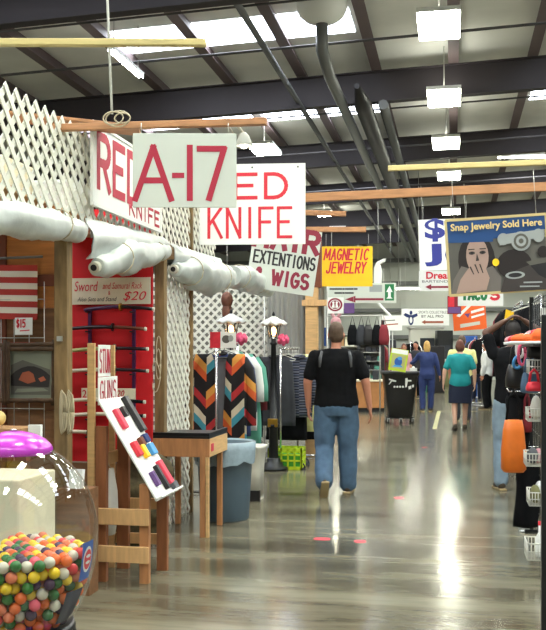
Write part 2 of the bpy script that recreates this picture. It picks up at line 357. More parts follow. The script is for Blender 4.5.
for i, y in enumerate((1, 7, 13, 19, 25, 31, 37, 43)):
    mb = MB(); d = .62
    prof = lambda x, a, b: [(x, zr(x)-.24-a), (x, zr(x)-.24-b)]
    def slab(y0, y1, a, b):
        mb.add([(XL,y0,zr(XL)-.24-b),(XR,y0,zr(XR)-.24-b),(XR,y0,zr(XR)-.24-a),(XL,y0,zr(XL)-.24-a),(XL,y1,zr(XL)-.24-b),(XR,y1,zr(XR)-.24-b),(XR,y1,zr(XR)-.24-a),(XL,y1,zr(XL)-.24-a)], [(0,1,2,3),(7,6,5,4),(0,4,5,1),(3,2,6,7),(0,3,7,4),(1,5,6,2)])
    slab(y-.01, y+.01, .0, d); slab(y-.11, y+.11, 0, .02); slab(y-.11, y+.11, d-.02, d)
    struct('roof_beam' , mb, 'beam')
for k in range(-11, 8):
    x = k*1.5; mb = MB(); z = zr(x)
    mb.b2((x-.012,YB,z-.22), (x+.012,YF,z-.003)); mb.b2((x-.1,YB,z-.24), (x+.1,YF,z-.22))
    struct('roof_purlin', mb, 'purlin')
n = 0
for y in (-2, 4, 10, 16.6, 22.6, 28.6, 34.6, 40.6):
    for a, b in ((-6.2 if y == 16.6 else -9.2,-1.75), (1.75, 9.4)):
        n += 1; hw = .62 if y < 20 else .5
        struct('window_%d' % n, MB().add([(a,y-hw,zr(a)-.006),(b,y-hw,zr(b)-.006),(b,y+hw,zr(b)-.006),(a,y+hw,zr(a)-.006)], [(3,2,1,0)]), 'skylight')
# cross rods and conduits under the roof
for y, r, z in ((11.2,.02,6.9), (14.4,.02,6.9), (16.1,.025,6.75), (21.3,.02,6.9), (23.9,.025,6.6), (29,.03,6.5)):
    struct('roof_conduit', MB().tube([(XL,y,z+.035*XL),(XR,y,z+.035*XR)], r, 6), 'pipe_dark')
for x, z, r, y0 in ((-3.1,6.5,.055,8), (-2.95,6.3,.03,17)):
    struct('roof_conduit', MB().tube([(x,y0,z),(x,49.9,z)], r, 8), 'pipe')
# ================================================================ CEILING LAMPS
def high_bay(x, y, z, label):
    t = thing('high_bay_light', label, 'ceiling light', (x,y,z), 0, 'high bay ceiling lights')
    MB().b2((-.3,-.6,0), (.3,.6,.02)).build('diffuser', 'bay_light', t)
    mb = MB().b2((-.32,-.62,.02), (.32,.62,.09)); mb.build('housing', 'white_paint', t, bevel=.006); MB().b2((-.24,-.54,.091), (.24,.54,.1)).build('roof_fill_panel', 'roof_fill_glow', t)  # glowing panel on top is added to brighten the roof
    MB().tube([(0,0,.1),(0,0,zr(x)-z)], .012, 6).build('drop_rod', 'steel_wire', t)
ords = ['nearest', 'second', 'third', 'fourth', 'fifth', 'sixth', 'seventh', 'eighth', 'ninth']
for i, D in enumerate((14.2, 18.25, 22.2, 26.3, 33, 40.5, 46.5)):  # last two lamps added beyond the seen ones to brighten the far end
    p = at((439,444,446,449,451,452,452)[i], 0, D)
    high_bay(p.x, p.y, 6.28, 'white high bay light over the aisle, %s of the row' % (ords[i] + (' and largest in view' if i == 0 else '')))
for i, y in enumerate((22.3, 33, 37.5, 45)): high_bay(-4.45, y, 6.25, 'white high bay light over the left booths, %s of its row' % ords[i])  # fourth lamp added to brighten the far end
for i, y in enumerate((-2.0, 2.2, 6.3, 10.2)): high_bay(-.2, y, 6.28, 'white high bay light over the aisle outside the picture, number %d from the rear wall' % (i+1))
for i, (x, y) in enumerate(((-8.8,5),(-8.8,14),(4.6,4),(4.6,12),(4.6,22),(4.6,33),(8.8,8),(8.8,20),(4.6,44))): high_bay(x, y, 6.2, 'white high bay light added out of view over another aisle, %s lamp hanging there' % ords[i])  # unseen lamps added for ambient light
def strip_light(p, q, label):
    p, q = Vector(p), Vector(q); c = (p+q)/2
    t = thing('strip_light', label, 'ceiling light', c); a, b = p-c, q-c
    MB().bar(a, b, .12, .06).build('housing', 'white_paint', t)
    s = (b-a).normalized().cross(Vector((0,0,1)))*.035
    for k in (-1, 1): MB().tube([a + s*k - Vector((0,0,.045)), b + s*k - Vector((0,0,.045))], .016, 8).build('tube', 'tube_light', t)
    for e in (a*.8, b*.8): MB().tube([e, e + Vector((0,0,zr(c.x)-c.z))], .008, 6).build('drop_rod', 'steel_wire', t)
p = at(120,46,15.2); q = at(142,67,16.4); strip_light((-5.4,p.y,6.3), (-5.4,p.y+1.5,6.3), 'twin tube strip light running along the roof at upper left')
p = at(498,156,27.5); q = at(548,149,27.5); strip_light(p, (q.x, q.y, p.z), 'twin tube strip light hanging behind the upper crossbar at right')
p = at(396,287.5,30.5); q = at(421,287.5,30.5); strip_light((p.x,p.y,p.z), (q.x,q.y,p.z), 'low twin tube strip light glowing in front of the far wall')
# duct with its blower
t = thing('exhaust_duct', 'grey exhaust duct dropping from a blower and running along the roof', 'duct', at(322,20,15.3))
o = t.location.copy(); L = lambda v: Vector(v) - o
a = at(322,22,15.3); b = at(322,50,15.3)
MB().tube([L(a), L(b), L((b.x+.02,b.y+.25,b.z-.12)), L((b.x,b.y+.9,b.z-.15)), L((b.x,49.5,b.z-.15))], .1, 12).build('pipe', 'pipe', t)
mb = MB().ell((0,0,.22), (.42,.42,.3)); mb.build('blower', 'white_paint', t)
MB().lathe([(.0,.72),(.2,.7),(.2,.45)], n=14).build('blower_motor', 'sea_green', t)
MB().tube([(0,0,.6),(0,0,zr(o.x)-o.z)], .02, 6).build('hanger_rod', 'steel_wire', t)
tag(MB().tube([(-1.72,17.2,6.24),(-1.72,18.4,6.2),(-1.72,49.8,6.2)], [.05,.17,.17], 14).build('round_duct', 'dark'), 'thick dark round duct beside the exhaust duct under the roof', 'duct')
tag(MB().tube([(-1.36,18.8,6.3),(-1.36,49.8,6.3)], .1, 10).build('roof_pipe', 'pipe'), 'thin grey pipe right of the thick dark duct', 'pipe')
for x, y in ((-1.72,25),(-1.72,37)): pass
# ================================================================ LEFT BOOTHS
WX = -2.3
def lattice(name, label, y0, y1, z0, z1, x=WX, facing='x', group=None, pitch=.086, sw=.036):
    """diagonal slat panel in the plane x (or across at y0 when facing is y)"""
    t = thing(name, label, 'lattice', (x, y0, z0) if facing == 'x' else (x, y0, z0))
    W_, Hh = (y1-y0), (z1-z0); mb = MB()
    def clip(s, sg):
        # line u = s + sg*v for v in 0..Hh clipped to 0..W_
        pts = []
        v0, v1 = 0, Hh
        if sg > 0: v0 = max(0, -s); v1 = min(Hh, W_-s)
        else: v0 = max(0, s-W_); v1 = min(Hh, s)
        return (s+sg*v0, v0, s+sg*v1, v1) if v1-v0 > .02 else None
    st = pitch*math.sqrt(2)
    for layer, sg in ((0,1),(1,-1)):
        s = -Hh if sg > 0 else 0
        while s < (W_ if sg > 0 else W_+Hh):
            c = clip(s, sg)
            if c:
                off = .004 if layer else -.004
                P = (lambda u, v: (off, u, v)) if facing == 'x' else (lambda u, v: (u, off, v))
                mb.bar(P(c[0],c[1]), P(c[2],c[3]), .007, sw, up=(1,0,0) if facing == 'x' else (0,1,0)) if False else mb.bar(P(c[0],c[1]), P(c[2],c[3]), sw, .007, up=(1,0,0) if facing == 'x' else (0,1,0))
            s += st
    mb.build('slats', 'lattice_white', t)
    return t
lattice('lattice_panel', 'white lattice fascia above the plank booth at upper left', 3.3, 5.86, 2.17, 2.82)
lattice('lattice_panel', 'white lattice fascia behind the red knife wall sign', 5.9, 9.05, 2.3, 2.86)
lattice('lattice_panel', 'tall white lattice wall behind the grey trash can and display table', 7.3, 8.12, .0, 2.12)
lattice('lattice_panel', 'white lattice wall behind the street lamps and hanging clothes', -4.2, -2.5, .0, 2.7, x=-4.2, facing='y') if False else None
def post(label, x, y, z1, w=.09, m='old_post', name='wooden_post'):
    return tag(MB().b2((x-w/2,y-w/2,0), (x+w/2,y+w/2,z1)).build(name, m, bevel=.006), label, 'post')
post('rough weathered post at the corner of the plank booth', -2.315, 5.4, 2.2, .085)
post('weathered post right of the red sword board', -2.275, 7.22, 2.3, .08)
post('rough post at the aisle end of the tall lattice wall', -2.3, 8.16, 2.7, .05)
# plank partition
t = thing('plank_partition', 'partition of orange brown horizontal planks behind the striped flag', 'partition', (-3.32,5.5,0))
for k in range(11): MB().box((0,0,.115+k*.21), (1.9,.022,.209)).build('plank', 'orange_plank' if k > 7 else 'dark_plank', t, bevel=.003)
MB().box((.55,-.022,1.1), (.09,.02,2.2)).build('batten', 'brown_board', t)
MB().box((-.0,-.024,1.86), (1.86,.02,.07)).build('batten', 'brown_board', t)
# red board
tag(MB().b2((-4.3,7.14,.55), (-2.32,7.17,2.55)).build('red_board', 'red_board', bevel=.003), 'bright red display board carrying the row of swords', 'board')
tag(MB().b2((-4.3,7.14,0), (-2.32,7.17,.54)).build('skirting_board', 'dark_plank', bevel=.003), 'dark planks below the red sword board', 'board')
# rolled clear tarps
def roll(label, pts, rs, core=True, flap=None):
    o = Vector(pts[0]); t = thing('plastic_roll', label, 'plastic roll', o)
    P, Rr = [], []
    N = 48
    for i in range(N+1):
        u = i/N*(len(pts)-1); k = min(int(u), len(pts)-2); f = u-k
        P.append(Vector(pts[k]).lerp(Vector(pts[k+1]), f) - o); Rr.append(rs[k]*(1-f)+rs[k+1]*f)
    mb = MB(); n = 20; mb.tube(P, Rr, n)
    for i, v in enumerate(mb.v):
        q = Vector(v); c = P[i//n] if i//n < len(P) else P[-1]; d = q-c
        s = 1 + .42*noise.noise(Vector((q.y*4, d.x*8, d.z*8)))*.75 + .14*noise.noise(Vector((q.y*13,d.x*20,d.z*20)))
        if d.z < 0: d.z *= 1.15
        mb.v[i] = tuple(c + d*s)
    mb.build('rolled_sheet', 'tarp', t)
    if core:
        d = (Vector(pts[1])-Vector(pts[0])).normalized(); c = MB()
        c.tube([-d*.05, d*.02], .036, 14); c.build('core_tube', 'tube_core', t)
        MB().tube([-d*.053, -d*.045], .021, 12).build('core_hole_shade', 'dark', t)  # dark disc paints the shade inside the solid core tube
    if flap:
        fb = MB(); nn = 18; vs = []
        for i in range(nn+1):
            u = i/nn; y = flap[0]+(flap[1]-flap[0])*u
            for j in range(7):
                v = j/6; zt = flap[2]+(flap[3]-flap[2])*u; zb = flap[4]+(flap[5]-flap[4])*u
                vs.append(Vector((WX+.045+.05*math.sin(v*PI)+.03*noise.noise(Vector((y*5,v*3,1))), y, zt+(zb-zt)*v)) - o)
        fb.add(vs, [(i*7+j, i*7+j+1, (i+1)*7+j+1, (i+1)*7+j) for i in range(nn) for j in range(6)], None, True); fb.add([v+Vector((-.008,0,0)) for v in vs], [((i+1)*7+j, (i+1)*7+j+1, i*7+j+1, i*7+j) for i in range(nn) for j in range(6)], None, True)
        fb.build('loose_flap', 'tarp', t)
    for yy in (.25, .75):
        c = P[int(N*yy)]; r = Rr[int(N*yy)]*1.12
        MB().tube([c + Vector((math.cos(a)*r, 0, math.sin(a)*r)) for a in [k*PI/8 for k in range(17)]], .004, 5).build('tie_cord', 'rope', t)
    return t
roll('rolled clear plastic curtain hanging over the plank booth', [(-2.26,3.3,2.08),(-2.26,4.4,2.1),(-2.26,5.1,2.16),(-2.26,5.52,2.17)], [.075,.08,.085,.06], core=False)
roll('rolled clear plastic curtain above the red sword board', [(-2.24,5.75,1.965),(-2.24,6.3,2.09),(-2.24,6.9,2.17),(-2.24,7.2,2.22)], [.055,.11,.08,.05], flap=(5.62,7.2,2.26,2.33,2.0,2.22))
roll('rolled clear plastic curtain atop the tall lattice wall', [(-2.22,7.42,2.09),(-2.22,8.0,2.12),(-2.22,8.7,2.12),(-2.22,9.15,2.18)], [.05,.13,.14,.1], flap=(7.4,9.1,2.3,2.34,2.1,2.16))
roll('rolled clear plastic curtain over the clothes booth', [(-2.2,9.35,2.2),(-2.2,10,2.22),(-2.2,11.2,2.2)], [.1,.12,.1], core=False)
# pale cartons behind fascia lattice
for i, (y, s, m, l) in enumerate(((3.75,.3,'cream','left most'),(4.25,.36,'white_cloth','second from left'),(4.8,.3,'pale_yellow','yellowish, third from left'),(5.3,.34,'cream','fourth from left'),(6.3,.4,'white_cloth','behind the red lettered wall sign'),(7.8,.5,'cream','right most'))):
    tag(MB().box((-2.75,y,2.36+s*.3), (.4,.42,s*.6)).build('carton', m, bevel=.02), 'pale carton stored behind the lattice fascia, ' + l, 'box', 'cartons behind the lattice fascia')
tag(MB().b2((-3.0,3.3,2.33), (-2.45,9.0,2.36)).build('storage_shelf', 'pine'), 'long storage shelf behind the lattice fascia', 'shelf')
# crossbars
def crossbar(label, p, q, w, h, m='pine_bar'):
    return tag(MB().bar(p, q, w, h).build('crossbar', m, bevel=.004), label, 'beam')
b0 = at(62,116,5.65); ZA = 2.76
crossbar('tan crossbar carrying the A-17 sign', (-2.36,5.36,2.765), (at(263,122,5.36).x,5.36,2.745), .05, .04)
crossbar('flat tan plank lying across the lattice top', (-2.75,5.55,2.9), (-1.95,5.75,2.82), .24, .02)
crossbar('pale yellow crossbar at upper left, highest in view', at(-30,42.5,4.3), at(206,43,4.24), .04, .03, 'yellow_bar')
crossbar('tan crossbar above the jewelry poster', at(388,168.5,7.2), (1.6, 7.45, at(546,165,7.2).z+.02), .04, .04, 'yellow_bar')
crossbar('reddish brown crossbar spanning the aisle behind the red knife banner', (-2.36,8.32,2.77), (1.6,8.32,2.83), .04, .075)
crossbar('short tan crossbar beyond the reddish one', at(300,212.5,9.5), at(346,214,9.5), .04, .05)
crossbar('short tan crossbar above the yellow magnetic sign', at(306,229.5,11.3), at(366,229.5,11.3), .05, .06)
post('wooden post outside the right edge carrying the crossbars', 1.62, 7.9, 2.9, .1, 'pine')
tag(MB().tube([at(112,114,5.5), at(105,-60,5.5), (at(105,-60,5.5).x-.02,5.3,zr(-2.4))], .008, 8).build('hanger_rod', 'white_paint'), 'thin white rod dropping from the roof to the tan crossbar', 'rod')
mb = MB(); base = at(120,121,5.4)
for k, (dx, r) in enumerate(((0,.045),(.05,.035),(.02,.055))):
    mb.tube([base + Vector((dx+math.cos(a)*r*1.3, -.11+.01*k, -.0+-.01+math.sin(a)*r*.8)) for a in [j*PI/9 for j in range(19)]], .0045, 6)
tag(mb.build('rope_coil', 'rope'), 'white cord looped round the tan crossbar by the A-17 sign', 'rope')
# ---- signs
sign_px('hanging_sign', 'grey board lettered A-17 in dark red', 133,133.5,236.5,207.5,5.4, rotz=R(11.5), board='sign_grey', hang=.06,
     els=[('s','A',.025,.11,.37,.81,'red_ink',.034), ('s','-',.40,.38,.475,.48,'red_ink',.03), ('s','1',.50,.12,.60,.81,'red_ink',.034), ('s','7',.64,.12,.88,.79,'red_ink',.034)])
sign_px('banner_sign', 'white banner lettered RED KNIFE hanging right of the A-17 board', 199,164,305.5,244.5,8.22, rotz=R(6),
     els=[('s','RED',.06,.58,.82,.87,'bright_red_ink',.032), ('s','KNIFE',.09,.09,.865,.45,'bright_red_ink',.026), ('e',.5,.955,.008,.012,'dark'), ('e',.93,.955,.008,.012,'dark'), ('e',.06,.955,.008,.012,'dark')])
a, b = atX(97,168,-2.21), atX(164,200,-2.21)
sign('wall_sign', 'long white sign lettered RED KNIFE mounted flat on the lattice fascia', (-2.24,(a.y+b.y)/2,2.615), b.y-a.y, .52, rotz=PI/2, frame=(.02,'white_paint'),
     els=[('s','RED',.06,.25,.60,.87,'red_ink',.06), ('s','KNIFE',.48,.06,.96,.26,'red_ink',.022)])
sign_px('hanging_sign', 'tilted pale sign lettered HAIR EXTENTIONS & WIGS', 250,227,318,292,10.8, rotz=R(12), roll=R(8.5), board='sign_grey', hang=None,
     els=[('s','HAIR',.03,.66,.96,.97,'maroon_ink',.06), ('s','EXTENTIONS',.06,.40,.96,.58,'black_ink',.022), ('s','& WIGS',.12,.1,.9,.31,'maroon_ink',.035)])
sign_px('hanging_sign', 'yellow sign lettered MAGNETIC JEWELRY in red', 322,246.5,372.5,286.5,11.4, rotz=R(10), board='yellow_sign', hang=.15,
     els=[('s','MAGNETIC',.04,.67,.90,.93,'bright_red_ink',.02,.16), ('s','JEWELRY',.08,.34,.84,.60,'bright_red_ink',.02,.16)])
sign_px('hanging_sign', 'white sign with a big blue dollar sign and letter J, partly behind the jewelry poster', 419,219,470,270,12.4, rotz=R(9), roll=R(-2), hang=.45,
     els=[('f','$',.12,.56,.52,1.02,'blue_ink',.03), ('f','J',.10,.08,.44,.52,'blue_ink',.05), ('f','C',.5,.08,.9,.52,'blue_ink',.05)])
sign_px('hanging_sign', 'white sign with red script over a red arrow pointing left', 419,271,470,291,13.5, rotz=R(9), hang=1.0,
     els=[('f','Dream',.14,.60,.7,.96,'bright_red_ink',.03), ('f','BARTENDER',.06,.42,.7,.54,'grey_cloth',.0), ('p',[(.12,.2),(.24,.34),(.24,.25),(.8,.25),(.8,.15),(.24,.15),(.24,.06)],'maroon_ink')])
# jewelry poster
sign_px('poster_sign', 'framed poster with a woman and rings lettered Snap Jewelry Sold Here', 449,217.5,546,292.5,7.25, rotz=R(9), roll=R(-3.6), board='poster_grey', frame=(.02,'frame_gold'), hang=.36, thick=.02,
     els=[('p',[(0,0),(1,0),(1,.7),(0,.7)],'poster_grey'), ('p',[(0,.74),(.48,.72),(1,.80),(1,1),(0,1)],'header_blue'), 
          ('e',.28,.44,.19,.36,'poster_hair'), ('p',[(.0,.0),(.5,.0),(.52,.2),(.44,.36),(.3,.3),(.12,.38),(.03,.2)],'poster_cloth'), ('e',.29,.50,.115,.25,'poster_skin'), ('p',[(0,.70),(.46,.68),(.46,.8),(0,.8)],'header_blue'),
          ('e',.235,.545,.032,.022,'poster_shade'), ('e',.345,.545,.032,.022,'poster_shade'), ('e',.235,.545,.012,.017,'dark'), ('e',.345,.545,.012,.017,'dark'), ('p',[(.20,.585),(.265,.59),(.265,.6),(.2,.6)],'poster_hair'), ('p',[(.315,.59),(.38,.585),(.38,.6),(.315,.6)],'poster_hair'),
          ('p',[(.285,.54),(.305,.44),(.27,.435)],'poster_shade'), ('e',.29,.375,.042,.018,'picture_rust'),
          ('p',[(.05,.02),(.36,.04),(.40,.2),(.37,.32),(.33,.385),(.24,.40),(.18,.33),(.1,.2)],'poster_skin'), ('p',[(.20,.36),(.235,.26),(.245,.26),(.215,.37)],'poster_shade'), ('p',[(.25,.39),(.285,.27),(.295,.27),(.265,.395)],'poster_shade'), ('p',[(.30,.39),(.33,.27),(.34,.27),(.315,.39)],'poster_shade'),
          ('e',.66,.36,.18,.20,'poster_hair'), ('p',[(.50,.0),(1,.0),(1,.3),(.86,.36),(.72,.3),(.56,.22)],'poster_shade'), ('e',.66,.215,.1,.05,'poster_silver'), ('e',.66,.215,.07,.03,'dark'), ('p',[(.8,.36),(1.0,.36),(1,.12),(.9,.2)],'dark'), ('p',[(.78,.38),(1,.44),(1,.36),(.82,.33)],'picture_grey'), ('e',.96,.5,.06,.08,'poster_hair'), ('p',[(.74,.10),(.93,.09),(.93,.11),(.74,.12)],'poster_silver'), ('p',[(.7,.05),(.9,.04),(.9,.055),(.7,.07)],'poster_silver'),
          ('e',.47,.40,.035,.05,'yellow_sign'), ('e',.74,.66,.1,.13,'poster_silver'), ('e',.56,.70,.06,.08,'poster_silver'), ('p',[(.52,.62),(.98,.70),(.98,.80),(.52,.76)],'poster_silver'), ('e',.92,.72,.06,.09,'poster_silver'), ('e',.74,.66,.075,.1,'picture_grey'), ('e',.74,.66,.052,.07,'poster_silver'), ('e',.74,.66,.025,.034,'picture_grey'),
          ('f','Snap Jewelry Sold Here',.03,.82,.965,.945,'gold',.025)])
# long arrow board behind the yellow sign
sign_px('hanging_sign', 'long pale sign with a maroon arrow and a green tree square', 326,283,396,303,15, rotz=R(10), board='sign_grey', hang=.9,
     els=[('p',[(.84,.12),(.97,.12),(.97,.94),(.84,.94)],'green_ink'), ('p',[(.905,.86),(.95,.55),(.925,.55),(.925,.3),(.95,.22),(.86,.22),(.885,.3),(.885,.55),(.86,.55)],'sign_white'), ('p',[(.27,.18),(.42,.36),(.42,.24),(.82,.24),(.82,.13),(.42,.13),(.42,.02)],'maroon_ink'), ('p',[(.05,.66),(.45,.66),(.45,.74),(.05,.74)],'black_ink'), ('p',[(.12,.46),(.4,.46),(.4,.54),(.12,.54)],'black_ink'), ('p',[(.62,.55),(.8,.55),(.8,.9),(.62,.9)],'poster_silver')])
sign_px('hanging_sign', 'small white square sign with a maroon ring round white figures', 326.5,297.5,343.5,313.5,14, rotz=R(10), hang=.4, els=[('e',.5,.55,.44,.42,'maroon_ink'), ('e',.5,.55,.33,.31,'sign_white'), ('e',.5,.55,.29,.27,'maroon_ink'), ('e',.40,.68,.07,.08,'sign_white'), ('e',.60,.68,.07,.08,'sign_white'), ('p',[(.3,.36),(.36,.6),(.46,.6),(.48,.36)],'sign_white'), ('p',[(.52,.36),(.54,.6),(.64,.6),(.7,.36)],'sign_white')])
sign_px('banner_sign', 'narrow vertical banner, white above and blue below, beside the tan post', 317,306,326,346,13.2, rotz=R(10), els=[('p',[(0,0),(1,0),(1,.46),(0,.46)],'royal'), ('e',.5,.33,.22,.07,'sign_white'), ('p',[(.3,.14),(.7,.14),(.7,.2),(.3,.2)],'sign_white'), ('p',[(.2,.6),(.5,.9),(.55,.9),(.25,.6)],'sky_blue')])
sign_px('poster', 'small purple poster above the counter booth', 344,303,354.5,313.5,14.5, rotz=R(10), board='purple', hang=.35)
sign_px('hanging_sign', 'white sign with a blue figure and a red double line arrow, far down the aisle', 401.5,308.5,449,325.5,27, rotz=R(9), hang=1.5,
     els=[('e',.2,.32,.055,.3,'navy'), ('e',.2,.75,.03,.13,'navy'), ('p',[(.04,.62),(.08,.74),(.2,.6),(.33,.72),(.34,.56),(.22,.4),(.1,.5)],'navy'), ('e',.2,.32,.03,.18,'sign_white'), ('p',[(.42,.2),(.5,.33),(.5,.26),(.88,.26),(.88,.14),(.5,.14),(.5,.07)],'picture_rust'), ('f','SPORTS COLLECTIBLES',.36,.7,.97,.86,'poster_grey',0), ('f','BY ALL PRO',.42,.46,.88,.62,'poster_shade',.01)])
sign_px('hanging_sign', 'small white card sign with faint grey and red lines left of the blue figure sign', 382,315.5,402,330.5,24, rotz=R(9), hang=1.2, els=[('p',[(.12,.62),(.65,.66),(.65,.72),(.12,.68)],'poster_grey'), ('p',[(.2,.34),(.8,.40),(.8,.48),(.2,.42)],'picture_rust')])
sign_px('hanging_sign', 'white sign with green and red letters just below the jewelry poster', 458,289,503,306,14, rotz=R(9), hang=.6, els=[('s','TACO',.1,.40,.62,.96,'green_ink',.04), ('s','S',.72,.40,.9,.96,'bright_red_ink',.04)])
sign_px('banner_sign', 'orange banner with white marks on the right side booths', 453,303,486,330,17, rotz=R(9), board='orange', roll=R(-4), hang=.8, els=[('p',[(.1,.55),(.5,.95),(.56,.88),(.2,.5)],'sign_white'), ('p',[(.55,.6),(.95,.7),(.95,.8),(.55,.7)],'sign_white'), ('p',[(.55,.42),(.95,.52),(.95,.6),(.55,.5)],'sign_white'), ('p',[(.2,.1),(.8,.18),(.8,.3),(.2,.24)],'dirty_white'), ('p',[(.35,.6),(.45,.45),(.52,.62)],'purple')])
sign_px('banner_sign', 'small red and plum flag at the left edge of the orange banner', 447.5,296,461,314,16.5, rotz=R(9), board='burgundy', hang=.7, els=[('p',[(.05,.4),(.5,.4),(.5,.95),(.05,.95)],'bright_red_ink'), ('p',[(.05,.05),(.95,.05),(.95,.38),(.05,.38)],'purple')])
p = at(378,274,16)
t = thing('plastic_figure', 'glossy white hanging cut-out figure right of the yellow sign', 'decoration', p)
MB().prism([(-.07,-.2),(.06,-.2),(.07,.05),(.04,.16),(.12,.2),(.14,.26),(.08,.25),(-.02,.2),(-.07,.1)], -.03, .03).build('body', 'white_paint', t, bevel=.01)
MB().tube([(0,0,.18),(0,0,1.2)], .003, 5).build('hanging_wire', 'steel_wire', t)
# clamp lamp on tan bar
t = thing('clamp_lamp', 'glowing clamp lamp with a tangled cord at the end of the tan crossbar', 'lamp', at(244,141,5.55))
MB().lathe([(.012,.05),(.03,.03),(.055,-.03),(.05,-.03),(.02,.02)], n=16).build('shade', 'white_paint', t); MB().ell((0,0,-.015), (.026,.026,.03)).build('bulb', 'clamp_bulb', t)
MB().tube([(0,0,.04),(-.03,-.01,.08),(-.06,.0,.12)], .008, 6).build('clamp_arm', 'dirty_white', t); MB().tube([(0,0,.05),(-.05,-.02,.03),(-.09,-.01,.09),(-.06,0,.12)], .004, 6).build('cord', 'dirty_white', t)
# ---- plank booth goods
Yp = 5.47
def onY(px, py, y=Yp): return atY(px, py, y)
a, b = onY(-30,265), onY(40,318)
t = thing('striped_flag', 'red and white striped flag hanging on the plank partition', 'flag', ((a.x+b.x)/2, Yp-.03, (a.z+b.z)/2))
w_, h_ = b.x-a.x, a.z-b.z; mb = MB(); ns = 9; nu = 14
for s in range(ns):
    vs = []
    for i in range(nu+1):
        u = i/nu; y = -.006*math.sin(u*9)-.004
        for k in (0,1): vs.append(((u-.5)*w_, y, h_/2 - (s+k)/ns*h_ - .012*u))
    mb.add(vs, [(2*i, 2*i+1, 2*i+3, 2*i+2) for i in range(nu)], 'flag_red' if s % 2 == 0 else 'flag_white')
mb.build('cloth', None, t); MB().tube([(-w_/2-.02,0,h_/2+.03),(w_/2+.03,0,h_/2+.04)], .008, 8).build('flag_stick', 'pipe', t)
c = onY(28,326.5); sign('price_card', 'small white price card reading $15 under the striped flag', (c.x,Yp-.06,c.z), .115, .105, rotz=0, thick=.004, els=[('s','$15',.12,.45,.6,.88,'bright_red_ink',.008), ('p',[(.3,.2),(.85,.24),(.85,.30),(.3,.26)],'bright_red_ink')])
a, b = onY(8,343), onY(60,402)
t = thing('framed_picture', 'dark landscape picture in a rustic twig frame on the plank partition', 'picture', ((a.x+b.x)/2, Yp-.05, (a.z+b.z)/2)); w_, h_ = b.x-a.x, a.z-b.z
mb = MB().box((0,.01,0), (w_-.02,.012,h_-.02), 'picture_sky')
def pp(pts, m, k): mb.add([(x*w_*.5, -.0-.001*k+.003, z*h_*.5) for x, z in pts], [tuple(range(len(pts)))], m)
pp([(-.75,.25),(-.3,.42),(.1,.3),(.75,.1),(.75,-.75),(-.75,-.75)], 'picture_grey', 1)
pp([(-.75,-.1)]+[(x, .22-.55*x*x) for x in (-.55,-.35,-.1,.15,.4,.6)]+[(.75,-.1),(.7,-.5),(-.75,-.45)], 'picture_dark', 2)
pp([(-.45,-.25),(-.3,0),(-.05,.05),(.12,-.05),(.2,-.3),(-.1,-.38)], 'picture_rust', 3); pp([(.3,-.2),(.5,-.12),(.6,-.25),(.4,-.32)], 'picture_rust', 3); pp([(-.5,-.55),(.5,-.52),(.7,-.62),(-.6,-.68)], 'picture_sky', 4)
mb.build('canvas', None, t)
for k, (p, q) in enumerate((((-1.15,.92),(1.15,.95)),((-1.1,-.95),(1.1,-.92)),((-.93,-1.1),(-.9,1.1)),((.9,-1.1),(.93,1.12)),((-1.05,.8),(1.1,.8)),((-.8,-1.05),(-.78,1.05)))):
    pts = [Vector((p[0]+(q[0]-p[0])*u, 0, p[1]+(q[1]-p[1])*u)) for u in [i/8 for i in range(9)]]
    MB().tube([Vector((v.x*w_*.5+.004*noise.noise(v*5), -.012-.006*(k%3), v.z*h_*.5+.004*noise.noise(v*7))) for v in pts], .014, 8).build('twig', 'twig', t)
mb = MB()
for px in (3, 16, 31, 46):
    q = onY(px,398); mb.tube([(q.x,Yp-.025,1.85),(q.x,Yp-.025,.75)], .003, 5)
for py in (300,338,408,437): q = onY(0,py); mb.tube([(-3.6,Yp-.028,q.z),(onY(46,300).x,Yp-.028,q.z)], .003, 5)
tag(mb.build('wire_grid', 'steel_wire'), 'wire display grid fixed to the plank partition', 'grid')
t = thing('booth_table', 'dark wooden table inside the plank booth behind the gumball globe', 'table', (-3.0,4.95,0))
MB().box((0,0,.88), (1.1,.7,.03)).build('tabletop', 'dark_plank', t, bevel=.004)
for sx in (-.5,.5):
    for sy in (-.3,.3): MB().box((sx,sy,.432), (.06,.06,.865)).build('leg', 'dark_plank', t)
q = atY(8,433,5.0)
t = thing('cardboard_box', 'open brown cardboard box on the booth table', 'box', (q.x,5.0,.896))
MB().box((0,0,.05), (.26,.2,.1)).build('box_body', 'card_brown', t, bevel=.002)
tag(MB().box((-2.25,4.36,.41), (.5,.42,.82)).build('carton', 'cream', bevel=.01), 'large cream carton added on the floor for the pale tone inside the gumball globe', 'box')  # added so the globe shows a bright cream area behind the glass
q = atY(33,432,4.95); tag(MB().box((q.x,4.98,.955), (.075,.03,.115)).build('white_card', 'sign_white', bevel=.002), 'white printed card standing beside the cardboard box', 'card')
q = atY(2,418,5.05); tag(MB().ell((q.x,5.0,1.045), (.045,.045,.045)).build('yellow_ball', 'gold'), 'yellowish ball sitting on the cardboard box', 'ball')
for i, px in enumerate((61,68)):
    q = onY(px+3,392,5.33); mb = MB()
    for k in range(3):
        mb.tube([(q.x+.012*k-.012+.016*math.cos(a)*(1 if k else .8), 5.325-.01*k, q.z-.12+(.13-.01*k)*math.sin(a)) for a in [j*PI/10 for j in range(21)]], .005, 5)
    tag(mb.build('rope_hank', 'rope'), 'pale rope hank hanging on the corner post, ' + ('left' if i == 0 else 'right') + ' one of two', 'rope', 'rope hanks on the corner post')
tag(MB().box((-2.315,5.346,1.5), (.03,.02,.03)).build('rope_hook', 'steel_wire'), 'metal hook on the corner post above the rope hanks', 'hook')
t = thing('paper_stack', 'leaning stack of white papers below the ropes', 'papers', atY(78,500,5.3)); t.location.z = 0
